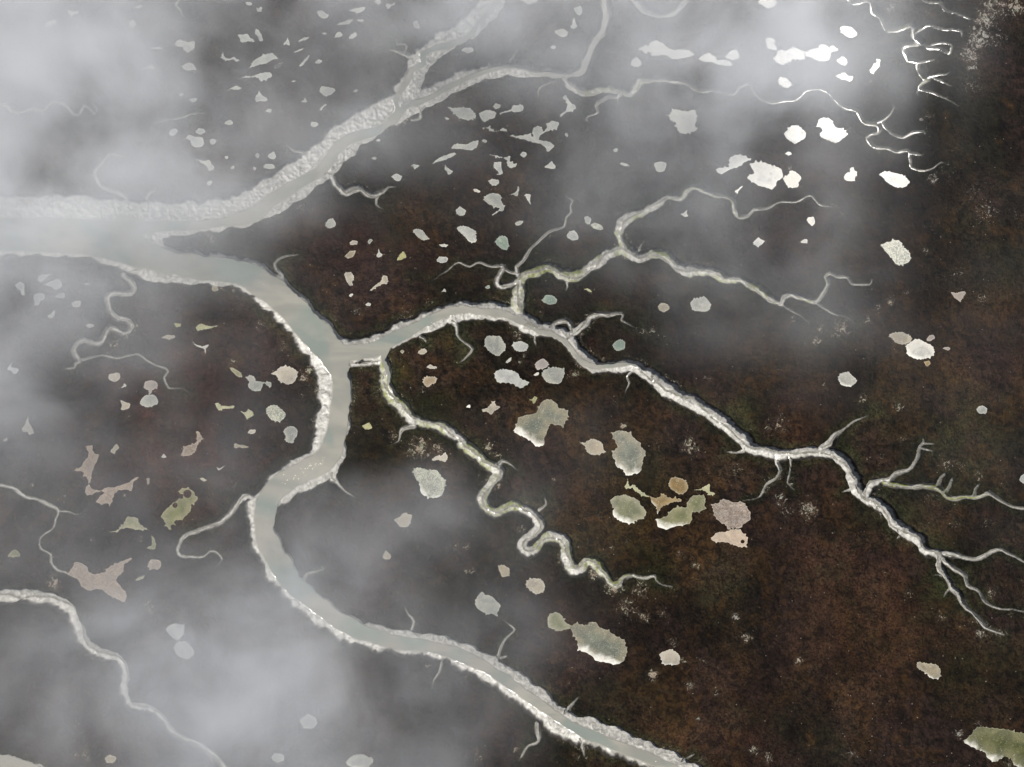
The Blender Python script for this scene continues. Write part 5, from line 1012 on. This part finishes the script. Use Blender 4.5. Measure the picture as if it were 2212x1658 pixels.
# ---------- ponds
WIND = np.array([-.42, -.907])
for k, ((look, rim, label, txt), (Q, size)) in enumerate(zip(PONDS, pond_geo)):
    lo, hi = Q.min(0), Q.max(0)
    cen = (lo + hi) / 2
    step = max(.16, size / 38)
    ax = np.arange(lo[0], hi[0], step); ay = np.arange(lo[1], hi[1], step)
    px, py = np.meshgrid(ax, ay)
    px = px + (rng.random(px.shape) - .5) * step * .5; py = py + (rng.random(px.shape) - .5) * step * .5
    sd = poly_sd(px, py, Q)
    m = sd < -step * .35
    inner = np.stack([px[m], py[m]], 1)
    pts = [Vector(p) for p in Q] + [Vector(p) for p in inner]
    nq = len(Q)
    vs, es, fcs, *_ = delaunay_2d_cdt(pts, [], [list(range(nq))], 1, 1e-5)
    V = np.array([[v[0], v[1]] for v in vs])
    sdv = poly_sd(V[:, 0], V[:, 1], Q)
    reach = max(.3, .23 * size) * (.5 + .5 * rim)
    shifted = poly_sd(V[:, 0] + WIND[0] * reach, V[:, 1] + WIND[1] * reach, Q)
    foam = np.clip(shifted / reach, 0, 1) ** 1.1 * (.35 + .65 * rim) * np.clip(((V - cen) @ WIND / (np.abs((Q - cen) @ WIND).max()) - .05) / .5, 0, 1) if rim >= .6 else np.zeros(len(V))
    edge_t = np.clip(-sdv / max(.3, size * .22), 0, 1)
    me = bpy.data.meshes.new('pond')
    zz = -.085
    me.from_pydata([(x - cen[0], y - cen[1], 0) for x, y in V], [], fcs)
    if me.polygons and me.polygons[0].normal.z < 0: me.flip_normals()
    d = np.stack([edge_t, foam, -sdv, np.ones(len(V))], 1).astype(np.float32)
    at = me.attributes.new('shore', 'FLOAT_COLOR', 'POINT'); at.data.foreach_set('color', d.ravel())
    me.materials.append(POND_M[look])
    o = bpy.data.objects.new('pond', me); COL.objects.link(o)
    o.location = (cen[0], cen[1], zz)
    tagit(o, None, label, 'pond', 'pools scattered over the marsh')

# ---------- drifting fog
FOG = '''64 66 54 40 40 48 58 70 60 52 60 76 56 16 0
66 70 58 36 36 38 38 50 52 56 66 78 50 14 0
70 72 66 48 38 42 22 20 34 44 42 38 22 6 0
72 70 64 58 42 12 5 8 32 44 40 28 12 3 3
66 56 42 26 12 4 2 3 12 32 32 28 16 6 4
56 44 30 16 6 2 1 1 2 10 17 24 16 5 4
54 36 22 12 6 1 0 0 1 2 4 6 4 4 4
36 28 20 22 12 2 4 7 7 2 0 0 0 4 5
26 22 20 24 28 24 36 16 4 0 0 0 0 1 3
24 24 38 46 54 36 22 17 4 0 0 0 0 0 1
34 44 62 66 64 40 28 22 6 0 0 0 0 0 0
40 50 62 68 62 50 36 14 1 0 0 0 0 0 0
24 30 38 50 52 44 32 10 0 0 0 0 0 0 0'''
FZ0, FZ1, TAU_MAX = 6.0, 18.0, 2.2
def fog_material():
    m, t, n, l = nt('drifting fog')
    g = G(t); P = g.pos()
    zm = (FZ0 + FZ1) / 2; kk = (CAM_Z - zm) / CAM_Z * K
    warp = g.noise(P, .055, 1.5, .5)
    wv = n.new('ShaderNodeVectorMath'); wv.operation = 'SUBTRACT'; l.new(warp.outputs['Color'], wv.inputs[0]); wv.inputs[1].default_value = (.5, .5, .5)
    wm = n.new('ShaderNodeVectorMath'); wm.operation = 'MULTIPLY_ADD'; l.new(wv.outputs[0], wm.inputs[0]); wm.inputs[1].default_value = (10, 10, 0); l.new(P, wm.inputs[2])
    sx = n.new('ShaderNodeSeparateXYZ'); l.new(wm.outputs[0], sx.inputs[0])
    rows = [[float(a) / 100 for a in r.split()] for r in FOG.strip().split('\n')]
    nr, nc = len(rows), len(rows[0])
    u = g.rng(sx.outputs[0], -2000 * kk, 2000 * kk, 0, 1, False)
    v = g.rng(sx.outputs[1], 1499 * kk, -1499 * kk, 0, nr - 1, False)
    acc = None
    for i, row in enumerate(rows):
        rp = n.new('ShaderNodeValToRGB'); l.new(u, rp.inputs[0]); cr = rp.color_ramp; cr.interpolation = 'EASE'
        while len(cr.elements) < nc: cr.elements.new(.5)
        for j, op in enumerate(row):
            e = cr.elements[j]; e.position = j / (nc - 1)
        for j, op in enumerate(row):
            op = min(.80, 1.05 * op ** 1.25)
            tau = -math.log(1 - op) / TAU_MAX
            cr.elements[j].color = (tau, tau, tau, 1)
        w = g.rng(g.math('ABSOLUTE', g.math('SUBTRACT', v, float(i))), 0, 1, 1, 0)
        acc = g.math('MULTIPLY', rp.outputs[0], w) if acc is None else g.math('MULTIPLY_ADD', rp.outputs[0], w, acc)
    nz = g.noise(P, .070, 6, .62, .25).outputs[0]
    wisp = g.rng(nz, .28, .74, .24, 1.70)
    zc = g.math('SUBTRACT', g.sep_z(P), zm)
    prof = g.math('SUBTRACT', 1.5, g.math('MULTIPLY', g.math('MULTIPLY', zc, zc), 1.5 / ((FZ1 - FZ0) / 2) ** 2), clamp=False)
    den = g.math('MULTIPLY', g.math('MULTIPLY', acc, wisp), g.math('MULTIPLY', prof, TAU_MAX / (FZ1 - FZ0)))
    den = g.math('MAXIMUM', den, 0.)
    pv = n.new('ShaderNodeVolumePrincipled')
    pv.inputs['Color'].default_value = (.965, .98, 1., 1); pv.inputs['Anisotropy'].default_value = .15
    l.new(den, pv.inputs['Density'])
    o = n.new('ShaderNodeOutputMaterial'); l.new(pv.outputs[0], o.inputs['Volume'])
    return m
def _sepz(self, P):
    s_ = self.n.new('ShaderNodeSeparateXYZ'); self.l.new(P, s_.inputs[0]); return s_.outputs[2]
G.sep_z = _sepz
if not globals().get('NOFOG'):
    fx, fy = 118., 92.
    me = bpy.data.meshes.new('haze')
    vv = [(x, y, zq) for zq in (FZ0, FZ1) for x, y in ((-fx, -fy), (fx, -fy), (fx, fy), (-fx, fy))]
    me.from_pydata(vv, [], [(0, 3, 2, 1), (4, 5, 6, 7), (0, 1, 5, 4), (1, 2, 6, 5), (2, 3, 7, 6), (3, 0, 4, 7)])
    fm_ = fog_material(); me.materials.append(fm_)
    hz = bpy.data.objects.new('haze', me); COL.objects.link(hz)
    tagit(hz, 'stuff', 'low white fog drifting in torn patches over the marsh')

# ---------- light, sky, camera
sd_ = Vector((.446, .462, 1.0)).normalized()
elev = math.asin(sd_.z); az = math.atan2(sd_.x, sd_.y)
W = bpy.data.worlds.new('World'); S.world = W; W.use_nodes = True
wn = W.node_tree.nodes; wl = W.node_tree.links
bg = wn.get('Background') or wn.new('ShaderNodeBackground')
sky = wn.new('ShaderNodeTexSky'); sky.sky_type = 'NISHITA'; sky.sun_disc = False
sky.sun_elevation = elev; sky.sun_rotation = az
wl.new(sky.outputs[0], bg.inputs['Color']); bg.inputs['Strength'].default_value = .05
su = bpy.data.lights.new('sun', 'SUN'); su.energy = 4.9; su.angle = math.radians(.53); su.color = (1., .955, .89)
so = bpy.data.objects.new('sun', su); COL.objects.link(so)
so.rotation_euler = sd_.to_track_quat('Z', 'Y').to_euler()
cd = bpy.data.cameras.new('camera'); co_ = bpy.data.objects.new('camera', cd); COL.objects.link(co_)
cd.sensor_width = 36.; cd.lens = 36. * 2773 / 4000; cd.clip_end = 20000.; cd.clip_start = .5
co_.location = (0, 0, CAM_Z); co_.rotation_euler = (0, 0, 0)
S.camera = co_
S.view_settings.view_transform = 'Standard'; S.view_settings.look = 'None'
S.view_settings.exposure = 0.50; S.view_settings.gamma = 1.0
S.render.engine = 'CYCLES'
cy = S.cycles
cy.max_bounces = 6; cy.diffuse_bounces = 1; cy.glossy_bounces = 2; cy.transmission_bounces = 2; cy.volume_bounces = 3
cy.transparent_max_bounces = 8
cy.volume_step_rate = 1.0; cy.volume_preview_step_rate = 1.0; cy.volume_max_steps = 64
cy.sample_clamp_indirect = 6.0
